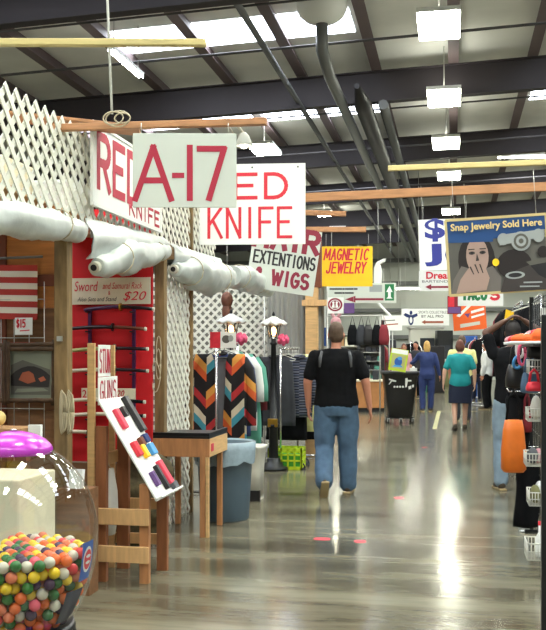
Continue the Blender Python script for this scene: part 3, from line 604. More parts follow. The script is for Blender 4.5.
MB().b2((-.1,-.07,0), (.1,.07,.62)).build('crate', 'dark_plank', t)
MB().box((0,-.02,.67), (.08,.04,.12), rot=Matrix.Rotation(R(-10),3,'X')).build('papers', 'sign_white', t)
# ---- red booth goods
Ys = 7.12
def onS(px, py, y=Ys): return atY(px, py, y)
a, b = onS(72,278.5), onS(151,304)
sign('price_sign', 'white handwritten sword price sign at the top of the red board', ((a.x+b.x)/2,Ys-.01,(a.z+b.z)/2), b.x-a.x, a.z-b.z, rotz=0, board='cream', thick=.006,
     els=[('f','Sword',.04,.5,.34,.88,'bright_red_ink',0,.2), ('f','and Samurai Rack',.40,.58,.9,.82,'bright_red_ink',0,.3), ('f','&',.47,.36,.5,.5,'bright_red_ink',0), ('f','Also Sets and Stand',.08,.12,.58,.28,'black_ink',0,.3), ('f','$20',.66,.10,.95,.48,'bright_red_ink',0,.3)])
a, b = onS(82,388), onS(136,400.5)
sign('price_sign', 'small white price sign between the lower swords reading $20', ((a.x+b.x)/2,Ys-.01,(a.z+b.z)/2), b.x-a.x, a.z-b.z, rotz=0, board='cream', thick=.006, els=[('f','$20',.58,.2,.8,.85,'bright_red_ink',.01,.3), ('f','2',.02,.2,.1,.85,'bright_red_ink',.01)])
def sword(label, px0, py0, px1, py1, scab, hilt='scab_black', hl=.27):
    p, q = onS(px0, py0, Ys-.06), onS(px1, py1, Ys-.06); t = thing('sword', label, 'sword', p, 0, 'swords on the red board'); d = q-p; Ln = d.length; d.normalize(); up = Vector((0,0,1))
    pt = lambda u: d*u + up*(.02*math.sin(u/Ln*PI))
    e = Ln-hl
    MB().tube([pt(e*i/10) for i in range(11)], [.009]+[.0145]*10, 8).build('scabbard', scab, t)
    MB().tube([pt(e), pt(e+.012)], .032, 14).build('guard', 'brass' if scab == 'scab_violet' else 'black_iron', t)
    mb = MB().tube([pt(e+.012+(hl-.012)*i/5) for i in range(6)], .0135, 8); mb.build('hilt', hilt, t)
    MB().tube([pt(Ln-.004), pt(Ln+.012)], .0145, 8).build('pommel', 'dirty_white', t)
sword('violet scabbard sword, topmost on the red board', 84,310, 153,309, 'scab_violet')
sword('black scabbard sword, second from the top on the red board', 58,330, 145,329, 'scab_black', 'brown_board')
sword('pale green scabbard sword on the red board', 52,353, 147,349, 'scab_sage')
sword('ivory scabbard sword just below the pale green one', 50,373, 147,371, 'scab_ivory')
sword('ivory scabbard sword right under the small price sign', 50,402, 144,402, 'scab_ivory', 'black_cloth')
sword('ivory scabbard sword, second under the small price sign', 50,417, 144,416, 'scab_ivory', 'black_cloth')
sword('ivory scabbard sword, lowest on the red board', 48,434, 100,434, 'scab_ivory', 'black_cloth', .1)
for i, px in enumerate((90,134)):
    q = onS(px,310); t = thing('sword_bracket', '%s dark hanging bracket holding the swords' % ('left' if i == 0 else 'right'), 'bracket', (q.x,Ys,0), 0, 'sword brackets')
    MB().b2((-.012,-.012,.78), (.012,.012,1.76)).build('rail', 'scab_violet', t)
    for py in (310,329.5,351,372,402,416.5,434): z = onS(px,py).z; MB().b2((-.008,-.085,z-.024), (.008,-.01,z-.012)).build('peg', 'dark', t)
mb = MB()
q = onS(151,345,7.16)
for k in range(3): mb.tube([(-2.275+.02*math.cos(a)-.03*(k==2)*math.sin(a/2), 7.165-.01*k, q.z-.05-.1*k+.12*math.sin(a)) for a in [j*PI/8 for j in range(17)]], .004, 5)
tag(mb.build('string_hank', 'rope'), 'pale string hank tied to the post right of the red board', 'rope')
# ---- stun gun easel
NY, FY, BX, FX = 5.59, 5.95, -2.21, -1.86
t = thing('display_stand', 'rough timber easel stand carrying the stun gun board', 'stand', (BX,NY,0)); o = Vector((BX,NY,0))
def e_(a, b, m, nm='rail'): MB().b2(Vector(a)-o, Vector(b)-o).build(nm, m, t, bevel=.003)
e_((BX-.024,NY-.012,0), (BX+.024,NY+.012,1.475), 'pine', 'back_post'); e_((BX-.02,FY-.012,0), (BX+.02,FY+.012,1.465), 'pine', 'back_post')
e_((BX+.035,NY-.028,0), (BX+.105,NY+.016,.96), 'stained', 'brace_post'); e_((BX+.04,FY-.02,0), (BX+.12,FY+.02,.96), 'stained', 'brace_post')
e_((FX-.03,NY-.03,0), (FX+.03,NY+.012,.61), 'stained_light', 'front_post'); e_((FX-.035,FY-.03,0), (FX+.035,FY+.012,.52), 'stained', 'front_post')
for y, z in ((NY-.055,.36),(NY-.055,.13)): e_((BX-.0,y-.0,z), (FX+.035,y+.024,z+.1), 'pine_h')
for y, z in ((FY+.016,.39),(FY+.016,.16)): e_((BX-.03,y,z), (FX+.03,y+.02,z+.07), 'pine_h')
e_((BX-.05,NY-.012,.30), (BX-.026,FY+.012,.38), 'pine'); e_((BX+.03,NY-.0,.70), (BX+.05,FY,.78), 'pine_h')
# leaning board
t = thing('merchandise_board', 'white slanting board of boxed stun guns on the easel', 'display board', (BX+.045, (NY+FY)/2, 1.115)); ang = math.atan2(.58, .36)
Lb = .72; dv = Vector((math.cos(ang), 0, -math.sin(ang))); nv = Vector((math.sin(ang), 0, math.cos(ang))); W2 = (FY-NY)/2+.05
rotm = Matrix((dv, Vector((0,1,0)), nv)).transposed()
MB().box(dv*Lb/2 + nv*.018, (Lb, 2*W2, .012), rot=rotm).build('board', 'sign_white', t, bevel=.002)
for s, ww in ((.004,.012),): MB().box(dv*(Lb-.01)+nv*.035, (.012, 2*W2, .05), rot=rotm).build('ledge', 'sign_white', t)
root = t.location.copy()
def item(u, v, lu, lv, m, label, nm='stun_gun', th=.03):
    c = root + dv*(u*Lb) + Vector((0, v*W2, 0)) + nv*(.0255+th/2)
    tag(MB().box(c, (lu,lv,th), rot=rotm).build(nm, m, bevel=.005), label, 'stun gun', 'stun guns on the slanting board')
item(.22,-.45,.14,.06,'tape_red','red stun gun nearest the top of the slanting board'); item(.16,.1,.07,.05,'dark','short black stun gun near the top of the slanting board'); item(.20,.72,.26,.07,'black_plastic','long black baton on the far edge of the slanting board', th=.035)
item(.52,-.55,.10,.07,'bright_red_ink','red packet at the middle left of the slanting board'); item(.56,-.1,.09,.06,'yellow_sign','yellow packet in the middle of the slanting board'); item(.47,.1,.06,.06,'brown_board','brown packet above the yellow packet'); item(.45,.55,.06,.08,'navy','navy packet at the right of the slanting board'); item(.56,.55,.08,.08,'sky_blue','bright blue packet below the navy packet')
item(.82,-.5,.10,.045,'purple','mauve stun gun low on the slanting board'); item(.83,.05,.17,.045,'black_plastic','black stun gun low on the slanting board'); item(.80,.5,.17,.07,'tape_red','red stun gun low on the far edge of the board'); item(.94,.65,.05,.08,'grey_cloth','grey packet at the bottom ledge of the board')
# STUN GUNS sign between posts
sign('card_sign', 'upper white card lettered STUN in red on the easel', (BX+.036,5.715,1.365), .21, .2, rotz=PI/2, thick=.006, els=[('s','STUN',.08,.14,.92,.84,'red_ink',.014)])
sign('card_sign', 'lower white card lettered GUNS in red on the easel', (BX+.037,5.775,1.175), .34, .175, rotz=PI/2, thick=.006, els=[('s','GUNS',.08,.14,.90,.84,'red_ink',.014)])
# dark foliage sack behind easel
mb = MB()
for k in range(9): mb.ell((-2.16+random.uniform(-.08,.08), 6.56+random.uniform(-.09,.09), .16+.13*(k%5)), (.15,.15,.13), None, 10, 7)
remesh(mb, .02, 'camouflage_sack', 'camo', None, 2, .012); o = bpy.data.objects['camouflage_sack']; tag(o, 'dark mottled camouflage sack on the floor behind the easel', 'sack')
t = thing('cloth_bundle', 'pale cloth bag hanging inside the easel posts', 'bag', (-2.14,5.75,.48))
mb = MB().loft([(0,0,-.22,.02,.05),(0,0,-.1,.035,.09),(0,0,.05,.03,.08),(0,0,.2,.012,.03)], 16); mb.build('bag', 'white_cloth', t); MB().tube([(0,0,.19),(-.05,.0,.28),(-.07,.0,.30)], .004, 5).build('strap', 'rope', t)
# ---- display table
TX0, TX1, TY0, TY1, TZ = -2.28, -1.83, 7.03, 7.62, .775
t = thing('display_table', 'small pine table with a black recessed top beside the trash can', 'table', ((TX0+TX1)/2, (TY0+TY1)/2, 0)); o = t.location.copy()
def tb(a, b, m, nm): MB().b2(Vector(a)-o, Vector(b)-o).build(nm, m, t, bevel=.003)
tb((TX0,TY0,TZ-.16), (TX1,TY0+.02,TZ-.02), 'stained_light', 'apron'); tb((TX1-.02,TY0+.02,TZ-.16), (TX1,TY1,TZ-.02), 'pine', 'apron'); tb((TX0,TY1-.02,TZ-.16), (TX1-.02,TY1,TZ-.02), 'pine', 'apron')
tb((TX0,TY0,TZ-.02), (TX1,TY1,TZ), 'black_plastic', 'tabletop')
mb = MB().b2(Vector((TX0,TY0,TZ))-o, Vector((TX1,TY0+.025,TZ+.025))-o); mb.b2(Vector((TX1-.025,TY0+.025,TZ))-o, Vector((TX1,TY1,TZ+.025))-o); mb.build('top_rim', 'black_iron', t)
for (x, y) in ((TX1-.075,TY0+.0),(TX0+.02,TY0+.0),(TX1-.075,TY1-.06),(TX0+.02,TY1-.06)):
    tb((x,y-.004,0), (x+.042,y+.036,TZ-.022), 'stained_light', 'leg')
tb((TX1-.03,TY0-.002,0), (TX1-.005,TY0+.03,TZ-.16), 'pine', 'leg_brace')
tb((TX1+.001,TY0+.05,TZ-.12), (TX1+.006,TY0+.12,TZ-.06), 'tape_red', 'red_tag')
# ---- trash can
q = fl(221.5,521); t = thing('trash_can', 'blue grey round trash can with a clear liner', 'trash can', (q.x,q.y+.12,0))
MB().lathe([(0,0),(.20,0),(.205,.01),(.222,.3),(.24,.62),(.25,.62),(.25,.65),(.235,.65),(.2,.02),(0,.02)], n=36).build('can_body', 'can_blue', t)
mb = MB(); n = 48; prof = [(.225,.5),(.238,.63),(.252,.665),(.262,.66),(.264,.6),(.26,.55),(.254,.49)]
vs = []
for i, (r, z) in enumerate(prof):
    for k in range(n):
        a = 2*PI*k/n; s = 1+.02*noise.noise(Vector((a*4,i*.8,3))); zz = z + (.03*noise.noise(Vector((math.cos(a)*3,math.sin(a)*3,i))) if i > 3 else 0) - (.03*math.cos(a*1.0-1)**2 if i > 3 else 0)
        vs.append((r*s*math.cos(a), r*s*math.sin(a), zz))
mb.add(vs, [(i*n+k, i*n+(k+1)%n, (i+1)*n+(k+1)%n, (i+1)*n+k) for i in range(len(prof)-1) for k in range(n)], None, True); mb.build('liner', 'liner', t)
for a in (0,PI): MB().box((.248*math.cos(a+.6), .248*math.sin(a+.6), .52), (.03,.09,.04), rot=Matrix.Rotation(a+.6,3,'Z')).build('handle', 'can_blue', t, bevel=.006)
# white caddy behind can
q = fl(256,501); t = thing('plastic_bin', 'narrow off white plastic bin behind the trash can', 'bin', (q.x-.06,q.y+.12,0))
MB().loft([(0,0,.03,.09,.13),(0,0,.3,.1,.14),(0,0,.48,.115,.155),(0,0,.5,.13,.17),(0,0,.52,.13,.17)], 24, power=5).build('bin_body', 'dirty_white', t)
MB().b2((.0,-.14,0),(.1,-.1,.1)).build('foot_pedal', 'dark', t); MB().b2((-.09,-.12,0),(.09,.12,.03)).build('base', 'dirty_white', t)
# ================================================================ CLOTHES BOOTH
def street_lamp(loc, label, post_to=0):
    t = thing('street_lamp', label, 'lamp', loc, 0, 'street lamps in the clothes booth')
    MB().lathe([(0,0),(.17,0),(.175,.02),(.16,.04),(.12,.05),(.11,.09),(.085,.1),(.085,.14),(.06,.15)], n=24).build('base', 'black_iron', t)
    MB().lathe([(.058,.14),(.055,.5),(.075,.52),(.075,.55),(.045,.57),(.04,1.2),(.03,1.5),(.05,1.52),(.03,1.54),(.03,1.58)], n=18).build('post', 'black_iron', t)
    for k in range(6):
        a = k*PI/3+.3; MB().tube([(.05*math.cos(a),.05*math.sin(a),1.58),(.085*math.cos(a),.085*math.sin(a),1.75)], .006, 6).build('cage_bar', 'black_iron', t)
    MB().lathe([(.045,1.585),(.08,1.745)], n=6, smooth=False).build('glass_pane', 'clear_pane', t)
    MB().ell((0,0,1.67), (.032,.032,.052)).build('bulb', 'bulb', t)
    mb = MB(); n = 48; vs = []
    prof = [(.02,1.85),(.07,1.82),(.12,1.785),(.16,1.755),(.155,1.745),(.1,1.765),(.03,1.79)]
    for i, (r, z) in enumerate(prof):
        for k in range(n): a = 2*PI*k/n; w = 1+(.06*math.cos(8*a) if r > .1 else 0); vs.append((r*w*math.cos(a), r*w*math.sin(a), z+(.012*math.cos(8*a) if r > .1 else 0)))
    mb.add(vs, [(i*n+k, i*n+(k+1)%n, (i+1)*n+(k+1)%n, (i+1)*n+k) for i in range(len(prof)-1) for k in range(n)], None, True); mb.build('shade', 'white_paint', t)
    MB().lathe([(0,1.91),(.014,1.89),(.02,1.87),(.012,1.85)], n=12).build('finial', 'black_iron', t)
    mb = MB().box((0,-.05,.57), (.12,.04,.1)); mb.build('brass_plate', 'brass', t, bevel=.006)
    return t
q = fl(272,471); LP = (q.x,q.y+.1,0); street_lamp(LP, 'black street lamp standing in front of the lime crate')
street_lamp((atY(231,400,10.4).x,10.4,0), 'black street lamp behind the chevron coat')
def pompom(p, label):
    mb = MB(); rr = random.Random(3)
    for k in range(46):
        z = rr.uniform(-1,1); a = rr.uniform(0,2*PI); r = math.sqrt(1-z*z)
        mb.ell(Vector(p)+Vector((r*math.cos(a)*.055, r*math.sin(a)*.055, z*.055)), (.022,.022,.022), None, 8, 5)
    mb.ell(p, (.055,.055,.055)); tag(mb.build('pompom', 'pink'), label, 'decoration', 'pink pompoms on the street lamps')
pompom((LP[0]+.12,LP[1]-.02,1.565), 'pink pompom tied beside the lamp over the lime crate')
pompom(atY(241,339,10.33), 'pink pompom tied beside the lamp over the chevron coat')
def hanger(p, m='white_wire', label='', rz=0):
    t = thing('clothes_hanger', label, 'hanger', p, rz); mb = MB()
    mb.tube([(.02*math.cos(a),0,.015+.02*math.sin(a)) for a in [R(-20+i*25) for i in range(9)]], .003, 5); mb.build('hook', m, t)
    MB().tube([(0,0,0),(0,0,-.05),(-.2,0,-.12),(-.19,0,-.135),(.19,0,-.135),(.2,0,-.12),(0,0,-.05)], .0045, 6).build('arms', m, t)
def garment(p, w, Ln, m, label, name='jacket', sleeves=True, sl=.55, depth=.055, lining=None, sm=None, rz=0, group='clothes on the racks', cat='clothing'):
    """shoulders at p, hanging down; faces -Y"""
    t = thing(name, label, cat, p, rz, group); r = random.Random(hash(label) % 1000)
    def hang(x0, x1, mm, nm, z0=0, z1=-Ln):
        mb = MB(); secs = []; cx = (x0+x1)/2; hw = (x1-x0)/2
        for i in range(13):
            u = i/12; z = z0+(z1-z0)*u; f = 1 if u > .1 else .72+2.8*u
            secs.append((cx+.012*math.sin(u*5+x0*9), .01*math.sin(u*7+x1*5), z, hw*f*(1+.06*u), depth*(.55+.45*min(1, u*4))))
        mb.loft(secs, 28, power=2.6)
        for i, v in enumerate(mb.v):
            q = Vector(v); d = -z1; fold = .016*math.sin(q.x*46+1.3*math.sin(q.z*3))*min(1, max(0, -q.z/d*1.6))
            mb.v[i] = (q.x, q.y+fold, q.z)
        mb.build(nm, mm, t)
    if lining:
        hang(-w/2, -.045, m, 'front_panel'); hang(.045, w/2, m, 'front_panel'); hang(-w*.3, w*.3, lining, 'lining', -.03, -Ln+.05); t.children[-1].location = (0,.055,0)
    else: hang(-w/2, w/2, m, 'body')
    if sleeves:
        for s in (-1,1):
            pts = [(s*(w/2-.05), .01, -.05), (s*(w/2+.015), .0, -.16), (s*(w/2+.045), -.01, -.34), (s*(w/2+.05), -.015, -sl)]
            MB().tube([Vector(a) for a in pts], [.045,.055,.05,.048], 14).build('sleeve', sm or m, t)
    mb = MB().tube([(.06*math.cos(a), .045*math.sin(a), .005+.01*math.sin(a)) for a in [k*PI/8 for k in range(17)]], .014, 8); mb.build('collar', sm or m, t)
    return t
def rack(loc, Ln, h, label, m='chrome', rz=0):
    t = thing('garment_rack', label, 'clothes rack', loc, rz)
    MB().tube([(0,0,h),(0,Ln,h)], .012, 10).build('rail', m, t)
    for y in (0,Ln):
        MB().tube([(0,y,.03),(0,y,h)], .012, 10).build('upright', m, t); MB().tube([(-.28,y,.02),(.28,y,.02)], .013, 8).build('foot', m, t)
    return t
q = at(217,350,9.5); RX = q.x
rack((RX,9.2,0), .95, 1.5, 'chrome garment rack holding the chevron coat')
gl = [(0,9.36,.56,.92,'chevron','black orange and teal chevron coat at the front of the rack','grey_cloth',.72),
      (-.05,9.58,.58,.85,'navy','navy blue coat right behind the chevron coat',None,.6), (.04,9.71,.5,.8,'white_cloth','white blouse on the chevron coat rack',None,.5),
      (.06,9.83,.5,.95,'sea_green','sea green top on the chevron coat rack',None,.5), (.0,9.95,.55,.9,'burgundy','burgundy cardigan on the chevron coat rack',None,.6), (.03,10.07,.5,.9,'black_cloth','black top at the back of the chevron coat rack',None,.6)]
for dx, y, w, Ln, m, lab, lin_, sl in gl:
    garment((RX+dx,y,1.40), w, Ln, m, lab, 'coat' if 'coat' in lab else 'top', lining=lin_, sl=sl); hanger((RX+dx*.2,y,1.49), 'white_wire' if y > 9.7 else 'dark', 'hanger of the ' + lab)
c = at(205,339,9.25); sign_px('size_card', 'red and white card clipped on top of the chevron coat rack', 210,332,236,348,9.35, rotz=R(10), thick=.006, els=[('p',[(0,0),(.4,0),(.4,1),(0,1)],'bright_red_ink'), ('e',.62,.55,.16,.25,'poster_grey'), ('e',.8,.6,.1,.2,'poster_silver')])
q = at(280,350,11.6); R2 = q.x
rack((R2,11.45,0), 1.3, 1.46, 'chrome garment rack behind the lamp with dark clothes')
gl = [(-.10,11.55,.5,.85,'charcoal_cloth','charcoal vest at the front left of the second rack',False,.4,'vest'), (.2,11.7,.3,.75,'plaid','dark blue plaid shirt on the second rack',True,.6,'shirt'), (.0,11.82,.5,1.05,'black_cloth','long black dress on the second rack',False,.4,'dress'),
      (.20,11.98,.42,.95,'pale_yellow','pale yellow blouse on the second rack',True,.5,'blouse'), (.22,12.14,.42,.9,'white_cloth','white shirt on the second rack',True,.6,'shirt'), (.26,12.32,.42,.8,'burgundy','burgundy shawl on the second rack',False,.5,'shawl'), (.1,12.5,.5,1.1,'black_cloth','black coat at the back of the second rack',True,.6,'coat')]
for dx, y, w, Ln, m, lab, slv, sl, nm in gl:
    garment((R2+dx,y,1.36), w, Ln, m, lab, nm, sleeves=slv, sl=sl); hanger((R2+dx*.3,y,1.45), 'white_wire', 'hanger of the ' + lab)
# lime crate
q = fl(279,472.5)
def crate(p, label):
    t = thing('plastic_crate', label, 'crate', p); w, d, h = .42,.32,.26
    mb = MB(); mb.b2((-w/2,-d/2,0),(w/2,d/2,.02))
    for z in (.02,.1,.17,.22):
        hh = .04 if z == .22 else .02
        for y in (-d/2, d/2-.012): mb.b2((-w/2,y,z),(w/2,y+.012,z+hh))
        for x in (-w/2, w/2-.012): mb.b2((x,-d/2,z),(x+.012,d/2,z+hh))
    for k in range(6):
        x = -w/2+k*(w-.02)/5
        for y in (-d/2, d/2-.012): mb.b2((x,y,0),(x+.02,y+.012,h))
    for k in range(5):
        y = -d/2+k*(d-.02)/4
        for x in (-w/2, w/2-.012): mb.b2((x,y,0),(x+.012,y+.02,h))
    mb.build('crate_frame', 'lime', t); MB().b2((-w/2+.02,-d/2+.02,.02),(w/2-.02,d/2-.02,.17)).build('green_lining', 'lime_dark', t)
crate((q.x+.02,q.y+.42,0), 'lime green slatted crate on the floor behind the street lamp')
for i, (px, py, m) in enumerate(((302,463,'dark'),(306,458,'charcoal_cloth'))):
    q = fl(px,py+6); t = thing('shoe_pair' if False else 'sandal', 'dark sandal on the floor right of the lime crate, ' + ('front' if i == 0 else 'rear') + ' one', 'shoe', (q.x,q.y,0))
    MB().loft([(0,0,0,.045,.11),(0,0,.02,.045,.11)], 16).build('sole', m, t); MB().tube([(.04*math.cos(a),-.03,.02+.05*math.sin(a)) for a in [k*PI/8 for k in range(9)]], .01, 6).build('strap', m, t)
lattice('lattice_panel', 'white lattice wall behind the street lamps', 0, 1.9, .0, 2.6, x=-4.2, facing='y').location = (-4.3, 13.2, 0)
t = thing('grey_curtain', 'grey pleated curtain hanging behind the second street lamp', 'curtain', (-2.15,13.0,0)); mb = MB(); vs = []
for i in range(41):
    for z in (.2,2.35): vs.append((-.4+.8*i/40, .03*math.sin(i*1.7), z))
mb.add(vs, [(2*i, 2*i+1, 2*i+3, 2*i+2) for i in range(40)], None, True); mb.add([(x, y+.01, z) for x, y, z in vs], [(2*i+2, 2*i+3, 2*i+1, 2*i) for i in range(40)], None, True); mb.build('cloth', 'corrugate', t); MB().tube([(-.45,0,2.36),(.45,0,2.36)], .015, 8).build('curtain_rod', 'steel_wire', t)
for sx in (-.44,.44): MB().tube([(sx,0,0),(sx,0,2.36)], .012, 8).build('stand_pole', 'steel_wire', t)
t = thing('wig_head', 'brown wig on a stand hanging beside the street lamps', 'wig', atY(227,300,10.6))
MB().ell((0,0,0), (.07,.07,.1)).build('wig_hair', 'hair_auburn', t); MB().ell((.0,.0,-.14), (.06,.06,.12)).build('long_hair', 'hair_auburn', t); MB().tube([(0,0,.08),(0,0,.9)], .003, 5).build('hanging_wire', 'steel_wire', t)
# tan post with box
q = at(312,330,13.0)
t = thing('timber_post', 'tan timber post with a boxed head behind the hair sign', 'post', (q.x,q.y,0)); 
MB().b2((-.085,-.05,0),(.085,.05,2.3)).build('post', 'pine', t, bevel=.004)
MB().b2((-.13,-.07,2.05),(.2,.07,2.13)).build('crosspiece', 'pine_h', t); MB().b2((-.03,-.06,2.3),(.13,.06,2.95)).build('boxed_head', 'brown_board', t); MB().b2((-.1,-.08,2.3),(-.03,.06,3.0)).build('upright_board', 'pine', t)
# ================================================================ PEOPLE
def lerp(a, b, t): return Vector(a).lerp(Vector(b), t)
def hand(mb, w, d, side, sc=1.0, curl=.5, palm_in=Vector((0,0,0))):
    """five fingered hand from wrist w along d"""
    d = Vector(d).normalized(); fwd = Vector((0,1,0)) if abs(d.z) > .5 else Vector((0,0,1))
    lat = (fwd - d*fwd.dot(d)).normalized()          # across the knuckles
    nrm = d.cross(lat).normalized(); inw = Vector((-side,0,0)) if abs(d.z) > .5 else palm_in
    if nrm.dot(inw) < 0: nrm = -nrm
    w = Vector(w); pl = .085*sc
    for k in range(4): mb.chain([w + lat*(.012*(k-1.5))*sc, w + d*pl + lat*(.021*(k-1.5))*sc], [.017*sc,.014*sc], 8)
    for k, ln in enumerate((.062,.078,.082,.07) if True else ()):
        b = w + d*pl + lat*(.021*((3-k)-1.5))*sc; m1 = b + (d*.9 + nrm*curl*.5).normalized()*ln*.5*sc; e = m1 + (d*.7 + nrm*curl*1.3).normalized()*ln*.5*sc
        mb.chain([b, m1, e], [.0105*sc,.0095*sc,.008*sc], 8)
    b = w + d*.025*sc + lat*.028*sc; m1 = b + (d*.7 + lat*.8 + nrm*.3).normalized()*.04*sc; e = m1 + (d*.95 + lat*.25 + nrm*.35).normalized()*.035*sc
    mb.chain([b, m1, e], [.014*sc,.0115*sc,.009*sc], 8)
def person(label, loc, rotz=0, height=1.75, skin='skin', hair='hair_brown', hair_style='short', top='black_cloth', bottom='jeans', sleeves='short', legs=None, arms=None, build=1.0, vox=.012, fem=False, skirt=False, shoe='shoe', sole='sole', cap=None, turn=0, extra=None, heel=None, baggy=1.0, waist=0):
    t = thing('person', label, 'person', loc, rotz); s = height/1.75
    V = lambda x, y, z: Vector((x*s*build if False else x*s, y*s, z*s))
    sh = .185*build if not fem else .165*build; hp = .095*build
    legs = legs or {-1: [(0,0,.9),(0,.02,.48),(0,-.02,.085)], 1: [(0,0,.9),(0,.02,.48),(0,-.02,.085)]}
    arms = arms or {-1: [(-.04,-.02,1.13),(-.03,.05,.87)], 1: [(.04,-.02,1.13),(.03,.05,.87)]}
    hips = {k: V(k*hp, 0, .9) for k in (-1,1)}; leg = {}
    for k in (-1,1):
        kn, an = legs[k][1], legs[k][2]; leg[k] = [hips[k], V(k*hp+kn[0], kn[1], kn[2]), V(k*hp*.95+an[0], an[1], an[2])]
    arm = {k: [V(k*sh, -.01, 1.405)] + [V(k*sh+a[0], a[1], a[2]) for a in arms[k]] for k in (-1,1)}
    b_ = build; bg = baggy
    tor = lambda g, z0=0: [(0,0,z*s,(rx*b_+g)*s,(ry*b_+g)*s) for z, rx, ry in (
        ((.84,.15,.105),(.92,.172,.12),(1.0,.162,.112),(1.1,.148,.105),(1.2,.158,.112),(1.3,.175,.115),(1.38,.185,.105),(1.44,.165,.085),(1.485,.085,.065)) if not fem else
        ((.84,.155,.115),(.92,.18,.13),(1.0,.165,.118),(1.1,.14,.105),(1.2,.148,.118),(1.3,.158,.118),(1.38,.165,.1),(1.44,.145,.08),(1.485,.07,.06))) if z >= z0]
    body = MB(); body.loft(tor(0), 22)
    hc = V(0, .02, 1.632); rt = Matrix.Rotation(turn, 3, 'Z')
    body.chain([V(0,-.01,1.44), V(0,.01,1.55)], [.058*s,.052*s], 12)
    body.ell(hc, (.075*s,.095*s,.115*s), None, 18, 12); body.ell(hc + rt@V(0,.035,-.06), (.052*s,.052*s,.055*s)); body.chain([hc + rt@V(0,.09,-.005), hc + rt@V(0,.115,-.035)], [.01*s,.014*s], 8)
    for k in (-1,1): body.ell(hc + rt@V(k*.077,-.005,-.01), (.012*s,.022*s,.032*s), None, 10, 6)
    body.chain([hc + rt@V(-.025,.088,-.068), hc + rt@V(.025,.088,-.068)], [.008*s,.008*s], 6)
    for k in (-1,1):
        a = arm[k]; body.chain(a, [.05*s*b_,.04*s*b_,.028*s], 12); hand(body, a[2], (a[2]-a[1]), k, s)
        l = leg[k]; body.chain(l, [.085*s*b_,.055*s*b_,.037*s], 12)
        f = l[2]; pit = (heel or {}).get(k, 0); fd = Vector((k*.12, math.cos(pit), -math.sin(pit))).normalized()
        body.chain([f + V(0,0,-.03), f + fd*.13*s + V(0,0,-.045*math.cos(pit))], [.036*s,.03*s], 8)
        # shoe
        sb = MB(); so = MB(); x = fd.cross(Vector((0,0,1))).normalized(); up = x.cross(fd)
        rot = Matrix((x, fd, up)).transposed(); base = f - up*.045*s + fd*.055*s
        sb.ell(base + fd*.055*s - up*.002*s, (.046*s,.095*s,.036*s), None, 14, 8, rot); sb.ell(base - fd*.075*s + up*.015*s, (.041*s,.06*s,.055*s), None, 14, 8, rot); sb.ell(base - fd*.02*s + up*.02*s, (.042*s,.07*s,.05*s), None, 14, 8, rot)
        if shoe: 
            so.box(base + fd*.0*s - up*.03*s, (.082*s,.285*s,.022*s), None, rot)
            sh_ob = remesh(sb, .012, 'shoe', shoe, t, 2); so_o = so.build('sole', sole, sh_ob, bevel=.012*s)
    remesh(body, vox, 'body', skin, t, 3)
    for k in (-1,1): MB().ell(hc + rt@V(k*.03,.083,.005), (.011*s,.01*s,.008*s), None, 8, 6).build('eye', 'dark', t)
    # top
    tp = MB(); tp.loft([(x_, y_, z_, rx_ + (waist if z_ < 1.3*s else 0), ry_) for x_, y_, z_, rx_, ry_ in tor(.016, .8)], 24)
    tp.chain([V(-sh*.8,-.005,1.41), V(0,-.005,1.44), V(sh*.8,-.005,1.41)], [.052*s*b_,.06*s*b_,.052*s*b_], 10)
    for k in (-1,1):
        a = arm[k]
        if sleeves == 'short': tp.chain([a[0], lerp(a[0], a[1], .72)], [.058*s*b_,.06*s*b_], 12)
        elif sleeves == 'long': tp.chain([a[0], a[1], lerp(a[1], a[2], .93)], [.066*s*b_,.055*s*b_,.043*s], 12)
    remesh(tp, vox*1.1, 'shirt', top, t, 3, .007)
    bt = MB(); bt.loft([(0,0,.80*s,(.15*b_+.01)*s,(.105*b_+.014)*s),(0,0,.88*s,(.168*b_+.014)*s,(.122*b_+.014)*s),(0,0,.97*s,(.16*b_+.008)*s,(.112*b_+.01)*s)], 22)
    if skirt:
        bt = MB().loft([(0,0,.52*s,.2*s*b_,.155*s),(0,0,.7*s,.2*s*b_,.15*s),(0,0,.88*s,.19*s*b_,.14*s),(0,0,.99*s,.165*s*b_,.122*s)], 24); remesh(bt, vox*1.1, 'skirt', bottom, t, 2, .006)
    else:
        for k in (-1,1):
            l = leg[k]; end = lerp(l[1], l[2], .97); bt.chain([l[0], lerp(l[0],l[1],.5), l[1], lerp(l[1],l[2],.5), end], [.1*s*b_,.09*s*b_*bg,.074*s*b_*bg,.07*s*b_*bg,.068*s*b_*bg], 14)
        remesh(bt, vox*1.1, 'trousers', bottom, t, 3, .008)
    hb = MB(); hb.ell(hc + rt@V(0,-.014,.028), (.082*s,.096*s,.104*s), None, 16, 10)
    if hair_style == 'long': hb.ell(hc + rt@V(0,-.05,-.06), (.09*s,.06*s,.14*s), None, 14, 8)
    if hair_style == 'bob': hb.ell(hc + rt@V(0,-.035,-.02), (.098*s,.08*s,.105*s), None, 14, 8)
    if hair_style == 'short': hb.ell(hc + rt@V(0,-.03,-.02), (.078*s,.074*s,.08*s), None, 14, 8)
    remesh(hb, max(.01, vox), 'hair', hair, t, 2, .005)
    if cap:
        cb = MB().ell(hc + rt@V(0,-.005,.06), (.088*s,.1*s,.085*s)); cb.ell(hc + rt@V(0,.11,.045), (.07*s,.08*s,.012*s)); cb.build('cap', cap, t)
    return t, s
q = fl(336,494); 
ARM = {-1: [(-.075,-.03,1.14),(-.07,.03,.885)], 1: [(.085,-.05,1.14),(.125,-.01,.88)]}
